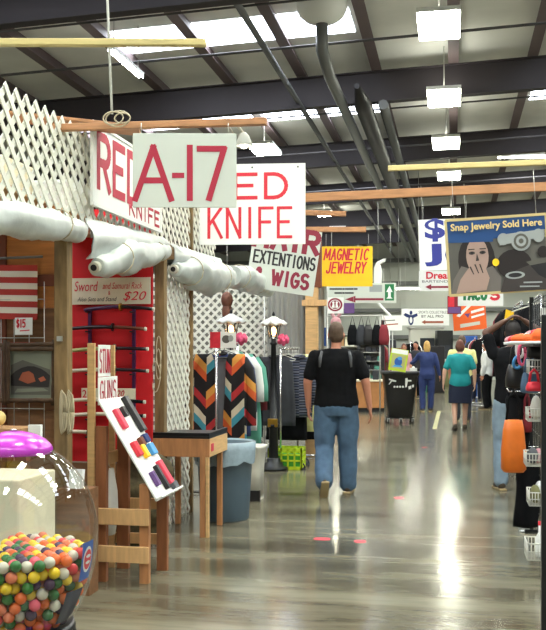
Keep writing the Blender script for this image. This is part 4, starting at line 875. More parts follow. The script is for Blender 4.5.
t, s = person('man in black t-shirt and blue jeans walking away with one heel raised', (q.x,q.y+.02,0), R(4), 1.715, hair='hair_brown', top='black_cloth', bottom='jeans', build=1.17, vox=.009, arms=ARM,
   legs={-1: [0,(-.01,.0,.475),(.0,-.30,.155)], 1: [0,(.005,.06,.48),(.01,.08,.085)]}, heel={-1: R(52)}, sole='sole', baggy=1.14, waist=.014)
for k in (-1,1):
    mb = MB().tube([(k*.135,-.135,1.43),(k*.15,-.15,1.36),(k*.155,-.152,1.27)], [.012,.016,.01], 8); mb.build('shirt_piping', 'grey_cloth', t)
MB().b2((-.17*1.0,-.15,.86),(-.06,-.145,.87)).build('pocket_stitch', 'navy', t) if False else None
q = fl(507,489.5)
person('man in black t-shirt and pale jeans with both hands raised to his head', (q.x+.06,q.y,0), R(8), 1.74, skin='skin_dark', hair='hair_dark', top='black_cloth', bottom='jeans_pale', build=1.08, vox=.01,
   arms={-1: [(-.07,.04,1.63),(.11,.0,1.745)], 1: [(.12,.04,1.62),(-.08,.0,1.75)]}, legs={-1: [0,(-.02,.02,.48),(-.03,-.02,.085)], 1: [0,(.02,.02,.48),(.04,.0,.085)]})
q = fl(460,430)
person('woman in teal top and dark knee length skirt walking away', (q.x,q.y,0), R(6), 1.64, skin='skin_pale', hair='hair_auburn', hair_style='bob', top='teal', bottom='navy_dark', skirt=True, fem=True, build=1.12, vox=.014, arms={-1: [(-.11,-.02,1.15),(-.13,.02,.9)], 1: [(.09,-.02,1.14),(.1,.03,.9)]},
   legs={-1: [0,(0,-.02,.48),(-.01,-.12,.1)], 1: [0,(0,.05,.48),(0,.08,.085)]}, heel={-1: R(20)}, sole='shoe')
q = fl(427,411.5)
person('blonde woman in blue long sleeved top and blue trousers walking away', (q.x,q.y,0), R(4), 1.68, hair='hair_blonde', hair_style='long', top='navy', bottom='navy', sleeves='long', fem=True, build=1.08, vox=.016, arms={-1: [(-.16,.08,1.22),(-.2,.28,1.2)], 1: [(.08,-.02,1.14),(.13,.02,.9)]}, legs={-1: [0,(-.01,.02,.48),(-.01,-.04,.085)], 1: [0,(0,.04,.48),(-.01,.06,.085)]})
q = fl(463,421); q = at(462,0,19.5)
person('man in pale yellow shirt ahead of the woman in teal', (q.x,q.y,0), 0, 1.76, hair='hair_brown', top='pale_yellow', bottom='charcoal_cloth', build=1.15, vox=.018)
q = at(487,0,23.5)
person('person in white jacket and black trousers left of the man in black', (q.x,q.y,0), R(70), 1.7, hair='hair_dark', hair_style='bob', top='white_cloth', bottom='black_cloth', sleeves='long', build=1.15, vox=.018, fem=True)
q = at(477,0,27)
person('person in dark blue with a yellow cap far down the aisle', (q.x,q.y,0), R(180), 1.66, hair='hair_dark', top='navy', bottom='navy_dark', cap='yellow_sign', vox=.022)
q = at(404,0,27)
person('person in pink top behind the black wheeled cart', (q.x,q.y,0), R(180), 1.66, hair='hair_auburn', hair_style='bob', top='pale_pink', bottom='navy_dark', vox=.022, fem=True)
q = at(416,0,29)
person('person in grey shirt far behind the blonde woman', (q.x,q.y,0), R(160), 1.74, hair='hair_dark', top='charcoal_cloth', bottom='black_cloth', vox=.022)
# ================================================================ CART AND COUNTER
q = fl(399,424); t = thing('wheeled_cart', 'black wheeled bin cart with white marks on its front', 'cart', (q.x,q.y+.25,0), R(9))
MB().loft([(0,0,.13,.24,.22),(0,0,.5,.285,.25),(0,0,.95,.34,.29),(0,0,.97,.37,.32),(0,0,1.04,.37,.32),(0,0,1.04,.33,.28)], 32, power=7).build('bin_body', 'black_plastic', t)
MB().b2((-.26,-.2,.1),(.26,.2,.14)).build('frame', 'black_iron', t)
for x in (-.24,.0,.24):
    for y in ((-.2,.2) if x else (-.22,)): 
        w_ob = MB().tube([(x-.018,y,.05),(x+.018,y,.05)], .05, 16).build('wheel', 'dark', t); MB().b2((x-.025,y-.02,.04),(x+.025,y+.02,.11)).build('caster_fork', 'steel_wire', w_ob)
mb = MB(); yy = lambda z: -(.25+(.29-.25)*(z-.5)/.45)-.004
def mark(pts): mb.add([(x, yy(z), z) for x, z in pts], [tuple(range(len(pts)))])
mark([(-.24,.90),(-.1,.86),(-.1,.83),(-.18,.84),(-.23,.78),(-.25,.78),(-.2,.86),(-.24,.87)])
for k in range(4): mark([(-.13+.055*k+.022*math.cos(a), .735+.022*math.sin(a)) for a in [j*PI/5 for j in range(10)]])
mark([(.08,.90),(.12,.91),(.13,.87),(.2,.87),(.2,.84),(.13,.84),(.11,.73),(.08,.72)]); mark([(.14,.74),(.2,.76),(.2,.70),(.15,.68)]); mark([(.21,.77),(.25,.78),(.25,.73),(.22,.72)])
mb.build('white_marks', 'sign_white', t)
c = at(398.5,360,18.4); sign('card_sign', 'yellow green framed card with a blue figure leaning on the black cart', c, .34, .43, rotz=R(9), roll=R(9), board='lime', thick=.015, els=[('p',[(.1,.1),(.9,.1),(.9,.74),(.1,.74)],'scab_sage'), ('p',[(.04,.78),(.96,.78),(.96,.98),(.04,.98)],'sign_white'), ('e',.5,.42,.22,.2,'royal'), ('e',.56,.58,.14,.08,'sky_blue'), ('p',[(.2,.16),(.8,.2),(.7,.28),(.3,.26)],'sky_blue')])
q = at(414,368,18.7); t = thing('tissue_box', 'white box on the rim of the black cart', 'box', (q.x-.02,q.y+.2,1.042)); MB().b2((-.07,-.06,0),(.07,.06,.06)).build('box_body', 'white_cloth', t); MB().ell((0,0,.065), (.03,.03,.03)).build('tissue', 'sign_white', t)
q = at(383,0,22.3)
t = thing('sales_counter', 'wooden sales counter behind the walking man', 'counter', (q.x-.85,q.y+.3,0), R(4))
MB().b2((-.9,-.3,.1),(.85,.3,.72)).build('cabinet', 'counter_wood', t, bevel=.005); MB().b2((-.93,-.33,.72),(.88,.33,.76)).build('countertop', 'cream', t, bevel=.006); MB().b2((-.85,-.26,0),(.8,.26,.1)).build('plinth', 'dark', t)
for i, (dx, m, hh) in enumerate(((-.5,'white_cloth',.2),(.1,'dark',.14),(.45,'cream',.16),(.66,'charcoal_cloth',.22))):
    tag(MB().b2((q.x-.85+dx-.07,q.y+.2,.762),(q.x-.85+dx+.07,q.y+.36,.762+hh)).build('goods_box', m, bevel=.01), ['white','black','cream','grey'][i] + ' goods box on the wooden sales counter', 'box', 'boxes on the sales counter')
# shelf rack behind the counter
def shelf_rack(loc, w, h, n, label, cols, rz=0, nm='display_shelves'):
    t = thing(nm, label, 'shelves', loc, rz); d = .3
    for x in (-w/2, w/2): MB().b2((x-.02,-d/2,0),(x+.02,d/2,h)).build('side_panel', 'charcoal_cloth', t)
    MB().b2((-w/2,d/2-.02,0),(w/2,d/2,h)).build('back_panel', 'corrugate', t)
    for k in range(n+1): MB().b2((-w/2,-d/2,.05+k*(h-.1)/n),(w/2,d/2,.07+k*(h-.1)/n)).build('shelf', 'steel_wire', t)
    rr = random.Random(len(label)); i = 0
    mw = Matrix.Translation(Vector(loc)) @ Matrix.Rotation(rz, 4, 'Z')
    for k in range(1, n):
        x = -w/2+.04
        while x < w/2-.12:
            ww = rr.uniform(.06,.14); hh = rr.uniform(.06, (h-.1)/n-.06); m = rr.choice(cols); i += 1
            c = mw @ Vector((x+ww/2, -.03, .07+k*(h-.1)/n+hh/2+.001)); o = MB().box((0,0,0), (ww,.16,hh)).build('boxed_goods', m, bevel=.004); o.location = c; o.rotation_euler.z = rz
            tag(o, 'small boxed goods on ' + label, 'box', 'boxed goods on ' + label); x += ww+.02
q = at(371,0,24.5); shelf_rack((q.x,q.y,0), .62, 1.9, 8, 'the grey display shelves behind the counter', ['charcoal_cloth','dirty_white','black_cloth','corrugate','sea_green','dark'], R(8))
q = at(348,0,24); shelf_rack((q.x-.1,q.y,0), .7, 1.9, 6, 'the pale display shelves left of the grey ones', ['cream','dirty_white','burgundy','card_brown','white_cloth','sky_blue'], R(8))
q = at(383,0,23.3); tag(MB().b2((q.x-.04,q.y-.04,0),(q.x+.04,q.y+.04,2.2)).build('booth_pole', 'dark'), 'dark booth pole right of the grey display shelves', 'post')
# hanging bags above
q = at(366,0,20.5); 
t = thing('hanging_rail', 'rail of dark bags hanging above the counter', 'rail', (q.x-.3,q.y,2.2)); MB().tube([(-.9,0,0),(.65,0,0)], .015, 8).build('rail', 'steel_wire', t)
for x in (-.85,.6): MB().tube([(x,0,-2.2),(x,0,0)], .015, 8).build('upright', 'steel_wire', t)
for i, px in enumerate((352,361,368,377,384)):
    c = at(px,322,20.45); w_, h_ = .15, .4; m = ['black_cloth','charcoal_cloth','dark','black_cloth','burgundy'][i]
    b = thing('hanging_bag', ['black','charcoal','dark slim','black second','burgundy'][i] + ' bag hanging on the rail above the counter', 'bag', (c.x,q.y,2.19), R(8), 'bags above the counter')
    MB().loft([(0,0,-.62,.1,.05),(0,0,-.5,.12,.06),(0,0,-.3,.1,.05),(0,0,-.18,.06,.03)], 16, power=3).build('bag_body', m, b); MB().tube([(-.05,0,-.2),(0,0,.02),(.05,0,-.2)], .008, 6).build('strap', m, b)
t = thing('plush_toy', 'pink plush rabbit hanging above the walking man', 'toy', at(336,319,15.7)); MB().ell((0,0,-.06), (.09,.07,.1)).build('head', 'pale_pink', t)
for k in (-1,1): MB().ell((k*.06,0,.08), (.03,.02,.1), rot=Matrix.Rotation(k*.5,3,'Y')).build('ear', 'pale_pink', t)
MB().tube([(0,0,.02),(0,0,.8)], .003, 5).build('hanging_wire', 'steel_wire', t)
# canopy gable
t = thing('canopy_awning', 'white gabled canopy over a far left booth', 'canopy', at(372,308,25.6)); t.location.z = 0
MB().add([(-1.2,-.6,2.75),(0,-.6,2.95),(.55,-.6,2.35),(-1.2,.8,2.75),(0,.8,2.95),(.55,.8,2.35),(-1.2,-.6,2.7),(0,-.6,2.9),(.55,-.6,2.3),(-1.2,.8,2.7),(0,.8,2.9),(.55,.8,2.3)], [(0,1,4,3),(1,2,5,4),(9,10,7,6),(10,11,8,7),(0,6,7,1),(1,7,8,2),(2,8,11,5),(5,11,10,4),(4,10,9,3),(3,9,6,0)]).build('roof_cloth', 'white_cloth', t)
for x, z in ((-1.15,2.7),(.5,2.33)):
    for y in (-.55,.75): MB().tube([(x,y,0),(x,y,z)], .02, 8).build('pole', 'steel_wire', t)
# far machinery: pale kiosk and dark doorway
q = at(431,0,40); t = thing('vending_kiosk', 'pale kiosk with a dark window at the far end of the aisle', 'kiosk', (q.x,q.y,0), R(8)); MB().b2((-.9,-.4,0),(.5,.4,2.4)).build('cabinet', 'dirty_white', t, bevel=.02); MB().b2((-.5,-.42,1.5),(.1,-.395,2.0)).build('window_panel', 'charcoal_cloth', t); MB().b2((-.95,-.45,2.4),(.55,.45,2.5)).build('top_cap', 'steel_wire', t)
q = at(444,0,39); t = thing('dark_machine', 'tall black machine right of the pale kiosk', 'machine', (q.x,q.y,0), R(8)); MB().b2((-.32,-.35,0),(.32,.35,2.3)).build('cabinet', 'black_plastic', t, bevel=.02); MB().b2((-.2,-.365,1.2),(.2,-.348,1.7)).build('screen', 'charcoal_cloth', t); MB().ell((0,-.36,1.0), (.1,.02,.14)).build('panel', 'dirty_white', t)
for i, (px, D, w, h, m, lab) in enumerate(((408,34,1.6,1.5,'sea_green','green cloth covered table far down the aisle'),(395,31,1.4,1.3,'card_brown','brown draped stall counter far left'),(462,38,1.6,1.4,'olive','olive draped stall counter far right'),(420,44,2.0,1.6,'poster_grey','grey stall cabinet before the far wall'))):
    q = at(px,0,D); t = thing('stall_counter', lab, 'counter', (q.x,q.y,0), R(6)); MB().b2((-w/2,-.3,0),(w/2,.3,h*.62)).build('draped_front', m, t, bevel=.02); MB().b2((-w/2-.03,-.33,h*.62),(w/2+.03,.33,h*.66)).build('countertop', 'cream', t)
    for k in range(4): MB().b2((-w/2+.1+k*w/4,-.1,h*.66),(-w/2+.1+k*w/4+w/6,.15,h*.66+.1+.07*(k%3))).build('goods', ['burgundy','dirty_white','dark','sky_blue'][k], t)
# ================================================================ RIGHT SIDE RACKS
GX = .60
t = thing('gridwall_rack', 'black gridwall display rack at the right edge', 'rack', (GX,6.3,0)); 
mb = MB()
for k in range(17): mb.tube([(0,-1.0+k*.15,.12),(0,-1.0+k*.15,1.8)], .004, 5)
for k in range(13): mb.tube([(.004,-1.0,.12+k*.14),(.004,1.4,.12+k*.14)], .004, 5)
mb.build('wire_grid', 'black_iron', t)
for y in (-1.0,1.4): MB().b2((-.015,y-.015,0),(.015,y+.015,1.85)).build('upright', 'black_iron', t); MB().b2((-.05,y-.02,0),(.55,y+.02,.03)).build('foot', 'black_iron', t)
t = thing('display_pole', 'black square pole at the right edge in front of the baskets', 'pole', (at(544.5,0,4.6).x+.012,at(544.5,0,4.6).y,0)); MB().b2((-.028,-.028,.02),(.028,.028,1.6)).build('pole', 'black_iron', t, bevel=.004); MB().b2((-.02,-.1,0),(.34,.1,.02)).build('base_plate', 'black_iron', t); MB().b2((.03,-.02,.3),(.3,.02,1.5)).build('side_panel', 'black_plastic', t)
def basket(px0, py0, py1, D, label, stuff=()):
    c = at(px0, py1, D); w, d, h = .16, .24, (py1-py0)*D/F
    x1 = GX-.01; x0 = c.x; t = thing('wire_basket', label, 'basket', (x1,c.y,c.z), 0, 'white wire baskets'); mb = MB(); W = x1-x0
    for z, in ((0,),(h*.5,),(h,)): mb.tube([(-W,-d/2,z),(0,-d/2,z),(0,d/2,z),(-W,d/2,z),(-W,-d/2,z)], .0045 if z == h else .003, 5)
    for k in range(7):
        for y in (-d/2, d/2): mb.tube([(-W*k/6,y,0),(-W*k/6,y,h)], .0028, 5)
    for k in range(8):
        y = -d/2+d*k/7; mb.tube([(-W,y,h),(-W,y,0),(0,y,0),(0,y,h)], .0028, 5)
    mb.build('wire_frame', 'white_wire', t)
    for i, (nm, m, lab, fx, hh) in enumerate(stuff):
        cc = Vector((x1-W*fx, c.y-.03+.05*(i%2), c.z+.006))
        if nm == 'bottle':
            o = MB().lathe([(0,0),(.028,0),(.03,.02),(.03,hh*.6),(.012,hh*.78),(.012,hh),(0,hh)], cc, 14); ob = thing(nm, lab, 'bottle', (0,0,0)); o.build('bottle_body', m, ob); MB().lathe([(.014,hh),(.014,hh+.025),(0,hh+.025)], cc, 12).build('cap', 'bright_red_ink', ob)
        else:
            mm = MB(); mm.ell(cc+Vector((0,0,hh*.5)), (.035,.07,hh*.5), None, 12, 8); mm.ell(cc+Vector((0,.02,hh*.42)), (.038,.05,hh*.42), None, 12, 8); tag(mm.build(nm, m), lab, 'goods')
basket(526,540,556,6.1,'white wire basket nearest the floor', [('bottle','sign_white','white bottle with red cap in the lowest wire basket',.35,.2)])
basket(528,490,503,6.25,'white wire basket second from the floor', [('folded_cloth','olive','olive cloth bundle in the second basket from the floor',.6,.12),('folded_cloth','white_cloth','white cloth bundle in the second basket from the floor',.3,.14)])
basket(525,452,464,6.35,'white wire basket third from the floor', [('folded_cloth','grey_cloth','grey cloth bundle in the third basket from the floor',.6,.11),('folded_cloth','pale_pink','pale pink cloth bundle in the third basket from the floor',.25,.1)])
basket(527,408,420,6.3,'white wire basket at waist height', [('folded_cloth','dirty_white','cream lace bundle in the waist height basket',.5,.16)])
basket(528,360,373,6.3,'white wire basket at eye height', [('folded_cloth','dark','black cap in the eye height basket',.4,.12)])
def handbag(p, w, h, m, label, d=.08, drop=.18, strapm=None, hook=True):
    t = thing('handbag', label, 'bag', p, R(10), 'bags on the right rack')
    MB().loft([(0,0,0,w*.40,d*.7),(0,0,h*.06,w*.5,d),(0,0,h*.4,w*.5,d),(0,0,h*.8,w*.43,d*.7),(0,0,h,w*.36,d*.35)], 22, power=3).build('bag_body', m, t)
    MB().tube([(-w*.3,0,h*.95),(-w*.22,0,h+drop*.7),(0,0,h+drop),(w*.22,0,h+drop*.7),(w*.3,0,h*.95)], .009, 8).build('strap', strapm or m, t)
    return t
def hook(x0, x1, y, z, label): tag(MB().tube([(x1,y,z),(x0,y,z),(x0-.015,y,z+.02)], .005, 6).build('display_hook', 'chrome'), label, 'hook', 'display hooks on the right rack')
c = at(513.5,472,6.55); handbag(c, .165, .36, 'orange_leather', 'orange leather handbag hanging low on the right rack', .07, .2, 'black_cloth'); hook(c.x-.03, GX, c.y, c.z+.555, 'hook carrying the orange handbag')
c = at(527,520,6.85); garment((c.x,c.y,.72), .17, .56, 'black_cloth', 'black scarf dress hanging nearly to the floor on the right rack', 'dress', sleeves=False, depth=.06, group=None); hook(c.x, GX, c.y, .735, 'hook carrying the black scarf dress')
c = at(517,430,6.8); garment((c.x,c.y,1.12), .16, .46, 'black_cloth', 'black top hanging above the orange handbag', 'top', sleeves=False, depth=.06, group=None); hook(c.x, GX, c.y, 1.135, 'hook carrying the black top')
c = at(517,388,6.8); handbag(c, .16, .17, 'black_plastic', 'black shiny handbag at chest height on the right rack', .06, .16); hook(c.x, GX, c.y, c.z+.325, 'hook carrying the black shiny handbag')
c = at(530,393,6.45); handbag(c, .12, .14, 'jeans', 'blue denim bag below the eye height basket on the right rack', .06, .12); hook(c.x, GX, c.y, c.z+.255, 'hook carrying the blue denim bag')
c = at(534,391,6.1); handbag(c, .1, .06, 'bright_red_ink', 'small red pouch under the eye height basket', .05, .08); hook(c.x, GX, c.y, c.z+.135, 'hook carrying the small red pouch')
c = at(534,358,6.25); handbag(c, .09, .1, 'black_plastic', 'black wallet case below the sneakers', .04, .03); hook(c.x, GX, c.y, c.z+.125, 'hook carrying the black wallet case')
c = at(527,432,6.75); handbag(c, .06, .14, 'burgundy', 'dark red bag beside the orange handbag', .05, .14); hook(c.x, GX, c.y, c.z+.275, 'hook carrying the dark red bag')
# sneakers / caps on top
def sneaker(p, m, label, rz):
    t = thing('sneaker', label, 'shoe', p, rz, 'sneakers on the right rack')
    mb = MB(); mb.ell((0,.05,.035), (.042,.09,.035)); mb.ell((0,-.06,.05), (.04,.06,.055)); remesh(mb, .01, 'upper', m, t, 2)
    MB().loft([(0,0,0,.044,.14),(0,0,.02,.046,.142)], 18).build('sole', 'sign_white', t)
    MB().tube([(-.02,.0,.078),(.02,.02,.07),(-.02,.04,.062),(.02,.06,.055)], .005, 5).build('laces', 'white_cloth', t)
tag(MB().b2((.47,5.9,1.455),(GX+.3,6.9,1.47)).build('top_shelf', 'dark'), 'black shelf at head height on the right rack', 'shelf')
for i, (px, D, m, lab) in enumerate(((531,6.2,'orange','orange sneaker'),(527,6.5,'bright_red_ink','red sneaker'),(523,6.8,'pale_pink','pale pink sneaker'))):
    c = at(px,341,D); sneaker((max(c.x,.42),c.y,1.471), m, lab + ' on the head height shelf of the right rack', R(70))
for i, (px, py, D, m, lab) in enumerate(((522,352,6.7,'pink','pink'),(517,361,6.75,'sky_blue','pale blue'),(520,345,6.75,'white_cloth','white'))):
    c = at(px,py,D); t = thing('beaded_scarf', lab + ' scarf looped on the right rack', 'scarf', c, R(15)); MB().tube([(.025*math.cos(a), .01*math.sin(2*a), -.01+(.04 if m == 'sky_blue' else .08)*math.sin(a)) for a in [k*PI/8 for k in range(17)]], .011, 8).build('scarf_loop', m, t); MB().tube([(0,0,.03),(GX-c.x,.03,.07)], .004, 5).build('hook', 'chrome', t)
# dark clothes racks on the right side further on
def booth_rack(y0, y1, x, h, cols, lab, z1=.9):
    rack((x,y0,0), y1-y0, h, 'chrome rail of ' + lab, rz=0); n = 0
    y = y0+.12
    while y < y1-.05:
        m = cols[n % len(cols)]; n += 1
        garment((x+random.uniform(-.04,.04),y,h-.1), .5, z1, m, {'black_cloth':'black','charcoal_cloth':'charcoal','navy_dark':'dark navy','burgundy':'burgundy','olive':'olive','orange':'orange','white_cloth':'white'}[m] + ' shirt, %s on the rail of ' % ords[min(n-1,8)] + lab, 'shirt', sl=.5, depth=.06, group='shirts on the ' + lab); hanger((x,y,h-.01), 'white_wire', '%s hanger on the rail of ' % ords[min(n-1,8)] + lab); y += .22
booth_rack(10.9, 12.6, .95, 2.05, ['black_cloth','charcoal_cloth','navy_dark'], 'dark shirts beyond the man in black')
booth_rack(13.2, 14.6, .9, 2.1, ['black_cloth','olive','charcoal_cloth','burgundy'], 'mixed shirts farther along the right booths')
booth_rack(16, 17.4, .95, 2.0, ['navy_dark','white_cloth','black_cloth','burgundy'], 'assorted shirts below the orange banner')
booth_rack(27, 28.2, -2.15, 1.72, ['burgundy','charcoal_cloth','olive','black_cloth'], 'low rack left of the black cart')
booth_rack(33, 34.4, -1.45, 1.8, ['black_cloth','white_cloth','navy_dark','orange'], 'rack behind the pink top person')
booth_rack(20, 21.2, 1.3, 1.9, ['navy_dark','black_cloth','olive','charcoal_cloth'], 'rack ahead of the orange banner')
booth_rack(25.4, 26.8, .75, 1.85, ['black_cloth','burgundy','charcoal_cloth','white_cloth'], 'rack past the white jacket person')
booth_rack(30, 31.2, .65, 1.85, ['charcoal_cloth','orange','black_cloth','navy_dark'], 'rack near the yellow cap person')
for i, (px, py, D, w_, m) in enumerate(((388,340,29.5,.5,'charcoal_cloth'),(394,348,28.8,.4,'burgundy'),(436,346,33,.6,'dark'),(470,336,30,.45,'royal'))):
    q = at(px,py,D); tag(MB().b2((q.x-w_/2,q.y-.2,0),(q.x+w_/2,q.y+.2,q.z)).build('stacked_cabinet', m, bevel=.02), ['charcoal cabinet left of the pink top person','burgundy cabinet beside the black cart','black cabinet behind the blonde woman','blue cabinet behind the yellow cap'][i], 'cabinet')
lattice('lattice_panel', 'white lattice divider behind the right side clothes', 0, .01, 0, 0, x=1.9) if False else None
tag(MB().b2((1.9,9.2,0),(1.94,30,2.5)).build('booth_backdrop', 'charcoal_cloth'), 'long dark cloth backdrop behind the right side clothes racks', 'backdrop')
tag(MB().b2((-4.9,8.0,0),(-4.86,32,2.6)).build('booth_backdrop', 'poster_grey'), 'long grey cloth backdrop behind the left side booths', 'backdrop')
c = at(509,315,9.9); t = thing('price_tag', 'yellow price tag on a diagonal stick among the dark clothes', 'tag', c, R(10)); MB().prism([(-.05,-.05),(.04,-.05),(.05,.03),(-.03,.06)], -.004, .004).build('tag_card', 'yellow_sign', t); MB().tube([(.02,0,.03),(.36,.1,.14)], .007, 6).build('stick', 'dirty_white', t); MB().tube([(.36,.1,.14),(.62,.35,.0)], .007, 6).build('stick_holder', 'steel_wire', t)
c = at(545,314,9); sign('price_card', 'white price card at the right edge above the sneakers', c, .1, .12, rotz=R(10), thick=.004, hang=.5)
# ================================================================ FLOOR MARKS
for i, (px, py, w, l) in enumerate(((322,539,.13,.10),(360,541.5,.09,.09),(399,498,.10,.09),(424.5,447.5,.07,.08))):
    q = fl(px,py); mb = MB(); rr = random.Random(i)
    mb.loft([(0,0,0,w*.5,l*.5),(0,0,.0015,w*.5,l*.5)], 14, power=3); o = mb.build('tape_mark', 'tape_red'); o.location = (q.x,q.y,.0005); o.rotation_euler.z = .2*i
    tag(o, 'red floor tape mark, ' + ['near left one under the walking man','near right one of the nearest pair','third one midway to the black cart','farthest and smallest one'][i], 'floor mark', 'red tape marks')
q = fl(523,532); tag(MB().ell((q.x,q.y,.008), (.03,.02,.008), None, 8, 5).build('paper_scrap', 'sign_white'), 'white paper scrap on the floor beside the lowest basket', 'paper')
p0, p1 = fl(429,429), fl(439,411); mb = MB(); mb.b2((p1.x-.04,p0.y,.0005),(p1.x+.04,p1.y,.0015)); mb.b2((p1.x+.04,p1.y-.04,.0005),(p1.x+.9,p1.y+.04,.0015)); mat('worn_yellow', (158,154,104), rough=.5, var=.2)
tag(mb.build('floor_line', 'worn_yellow'), 'pale yellow painted corner line on the far floor', 'floor mark')
# ================================================================ GUMBALL MACHINE
G = at(13.7,535,2.0); t = thing('gumball_machine', 'glass globe gumball machine with a purple lid', 'gumball machine', (G.x,G.y,0)); gz = G.z
a_, bu, bl = .175, .2, .245
outer = []
for k in range(0, 41):
    z = -.186 + (.18+.186)*k/40; b = bu if z > 0 else bl; outer.append((a_*math.sqrt(max(0, 1-(z/b)**2)), z))
MB().lathe([(r, gz+z) for r, z in outer], n=72).build('globe', 'globe_glass', t)
lz = gz+.017
MB().lathe([(outer[-1][0]+.002, lz+.155),(outer[-1][0]+.005,lz+.163),(.078,lz+.172),(.066,lz+.184),(.045,lz+.195),(.02,lz+.201),(0,lz+.202)], n=48).build('lid', 'orchid', t)
MB().lathe([(.0,lz+.2025),(.008,lz+.2035),(.006,lz+.206),(0,lz+.2065)], n=16).build('lid_screw', 'chrome', t)
zb = gz-.186
MB().lathe([(0,zb-.002),(.113,zb-.002),(.124,zb+.004),(.128,zb-.006),(.128,zb-.02),(.135,zb-.03)], n=48).build('collar_ring', 'black_iron', t)
MB().lathe([(.135,zb-.03),(.15,zb-.06),(.15,zb-.24),(.13,zb-.27),(.05,zb-.28)], n=40).build('machine_body', 'orchid', t)
MB().b2((-.05,-.165,zb-.2),(.05,-.14,zb-.1)).build('coin_mechanism', 'chrome', t, bevel=.006); MB().tube([(0,-.165,zb-.15),(0,-.195,zb-.15)], .02, 14).build('crank', 'chrome', t)
MB().lathe([(.045,zb-.27),(.045,.06),(.06,.05)], n=20).build('stand_pole', 'black_iron', t); MB().lathe([(.06,.05),(.19,.03),(.2,.0),(0,0)], n=32).build('stand_base', 'black_iron', t)
# label patch on the inside of the glass, facing the camera side
cam_a = math.atan2(-G.y, -G.x)
def patch(px0, px1, z0, z1, m, nm, off=-.004):
    """curved patch on the globe between two pixel columns"""
    mb = MB(); vs = []; nn = 10
    for i in range(nn+1):
        for j in range(nn+1):
            z = z0+(z1-z0)*j/nn; b = bu if z > 0 else bl; r = a_*math.sqrt(1-(z/b)**2)+off
            f = px0+(px1-px0)*i/nn; a = cam_a + f; vs.append((r*math.cos(a), r*math.sin(a), gz+z))
    mb.add(vs, [(i*(nn+1)+j, (i+1)*(nn+1)+j, (i+1)*(nn+1)+j+1, i*(nn+1)+j+1) for i in range(nn) for j in range(nn)], None, True)
    return mb.build(nm, m, t)
lb = patch(.92, 1.22, -.085, -.005, 'royal', 'label'); 
def oval(a0, z0, ra, rz_, m, off):
    mb = MB(); vs = []
    for k in range(25):
        a = 2*PI*k/24; z = z0+rz_*math.sin(a); b = bu if z > 0 else bl; r = a_*math.sqrt(1-(z/b)**2)+off; an = cam_a+a0+ra*math.cos(a); vs.append((r*math.cos(an), r*math.sin(an), gz+z))
    mb.add(vs, [tuple(range(24))]); mb.build('label_logo', m, lb)
oval(1.06,-.042,.115,.027,'sign_white',-.0035); oval(1.06,-.042,.095,.021,'bright_red_ink',-.003)
for k in range(2): oval(1.06,-.035-.013*k,.06,.0035,'sign_white',-.0025)
patch(.72, 1.1, -.17, -.1, 'navy_dark', 'label')
# gumballs
rb = .0119; rng = np.random.default_rng(5)
pts = []
zz = -.186+.016
lay = 0
while zz < -.022:
    rows = 0; y = -.17
    while y < .17:
        x = -.17 + (rb if rows % 2 else 0) + (lay % 2)*rb*.6
        while x < .17:
            r = math.hypot(x, y); lim = a_*math.sqrt(1-(zz/bl)**2)-rb-.006
            if r < lim and x > -.05-.0: pts.append((x, y, zz))
            x += rb*2.06
        y += rb*1.8; rows += 1
    zz += rb*1.72; lay += 1
# keep only the side of the bowl the photo can show (right of the left picture edge, with some depth)
Rm = np.array([[CS,SN,0],[-SN,CS,0],[0,0,1]])
P = np.array(pts); P[:, :2] = P[:, :2] @ np.array([[CS,SN],[-SN,CS]])
P += rng.normal(0, .003, P.shape)
for it in range(45):
    d = P[:,None,:]-P[None,:,:]; dist = np.sqrt((d**2).sum(-1))+1e-9; np.fill_diagonal(dist, 9)
    ov = np.clip(2*rb*1.005-dist, 0, None); P += (d/dist[...,None]*ov[...,None]*.42).sum(1)
    P[:,2] -= .00025
    P[:,2] = np.clip(P[:,2], -.186+rb+.001, -.024)
    b = np.where(P[:,2] > 0, bu, bl); lim = a_*np.sqrt(1-(P[:,2]/b)**2)-rb-.007; r = np.hypot(P[:,0],P[:,1]); k = np.where(r > lim, lim/np.maximum(r,1e-6), 1); P[:,0] *= k; P[:,1] *= k
W = P + np.array([G.x,G.y,gz]); camv = W - np.array([0,0,H]); dl = np.linalg.norm(camv,axis=1); u = camv/dl[:,None]
cosm = u@u.T; ang_ = np.arccos(np.clip(cosm,-1,1)); nearer = dl[None,:] < dl[:,None]-.004
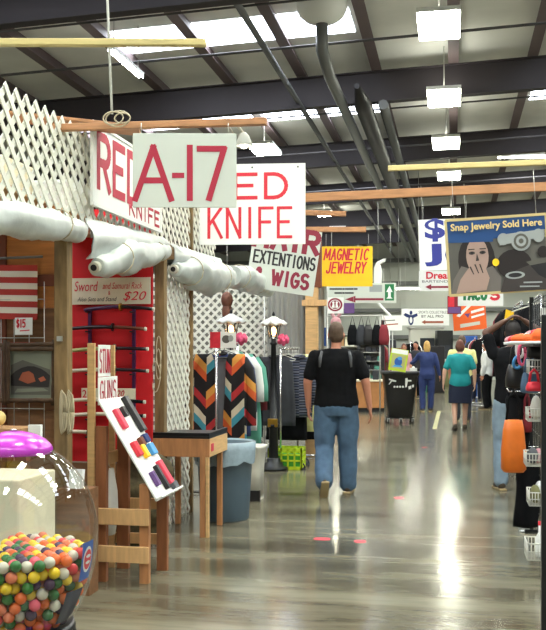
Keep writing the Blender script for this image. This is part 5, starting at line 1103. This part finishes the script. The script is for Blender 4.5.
cover = ((ang_ < rb/dl[None,:]*.9) & nearer).sum(1) + .4*((ang_ < rb/dl[None,:]*1.6) & nearer).sum(1)
order = np.argsort(cover + dl*.05)
gum = {}
for nm, c in (('orange',(226,104,40)),('yellow',(236,200,24)),('purple',(62,36,70)),('green',(34,108,38)),('white',(206,200,180)),('red',(216,52,56)),('pink',(236,96,116)),('peach',(222,118,80))):
    mat('gum_'+nm, c, rough=.25); me = MB().ell((0,0,0), (rb,rb,rb), 'gum_'+nm, 16, 10).mesh('gumball'); gum[nm] = me
bag = ['orange']*5+['yellow']*4+['purple']*5+['green']*3+['white']*3+['red']*2+['pink']+['peach']*3
rr = random.Random(11); rest = MB()
for n, i in enumerate(order):
    c = rr.choice(bag)
    if n < 298:
        o = link('gumball', gum[c]); o.location = W[i]; tag(o, c + ' gumball in the pile inside the glass globe', 'gumball', c + ' gumballs in the globe')
    else: rest.ell(W[i], (rb,rb,rb), 'gum_'+c, 10, 6)
if rest.v: tag(rest.build('gumball_heap'), 'mixed gumballs buried deep in the heap inside the globe', 'gumballs', None, 'stuff')
# ================================================================ CAMERA / WORLD
cam = bpy.data.cameras.new('camera'); co = bpy.data.objects.new('camera', cam); C.objects.link(co)
co.location = (0,0,H); co.rotation_euler = (PI/2, 0, PSI); cam.sensor_fit = 'AUTO'; cam.sensor_width = 36; cam.lens = F/630*36; cam.shift_y = (HZ-315)/630; cam.clip_start = .05; cam.clip_end = 200
S = bpy.context.scene; S.camera = co
w = bpy.data.worlds.new('world'); S.world = w; w.use_nodes = True; w.node_tree.nodes['Background'].inputs[0].default_value = (.6,.65,.7,1); w.node_tree.nodes['Background'].inputs[1].default_value = .3
S.view_settings.view_transform = 'Standard'; S.view_settings.look = 'None'; S.view_settings.exposure = 0.1; S.view_settings.gamma = 1; S.view_settings.use_curve_mapping = False
S.cycles.use_denoising = True
S.cycles.max_bounces = 8; S.cycles.diffuse_bounces = 4; S.cycles.transparent_max_bounces = 12
S.cycles.sample_clamp_indirect = 8
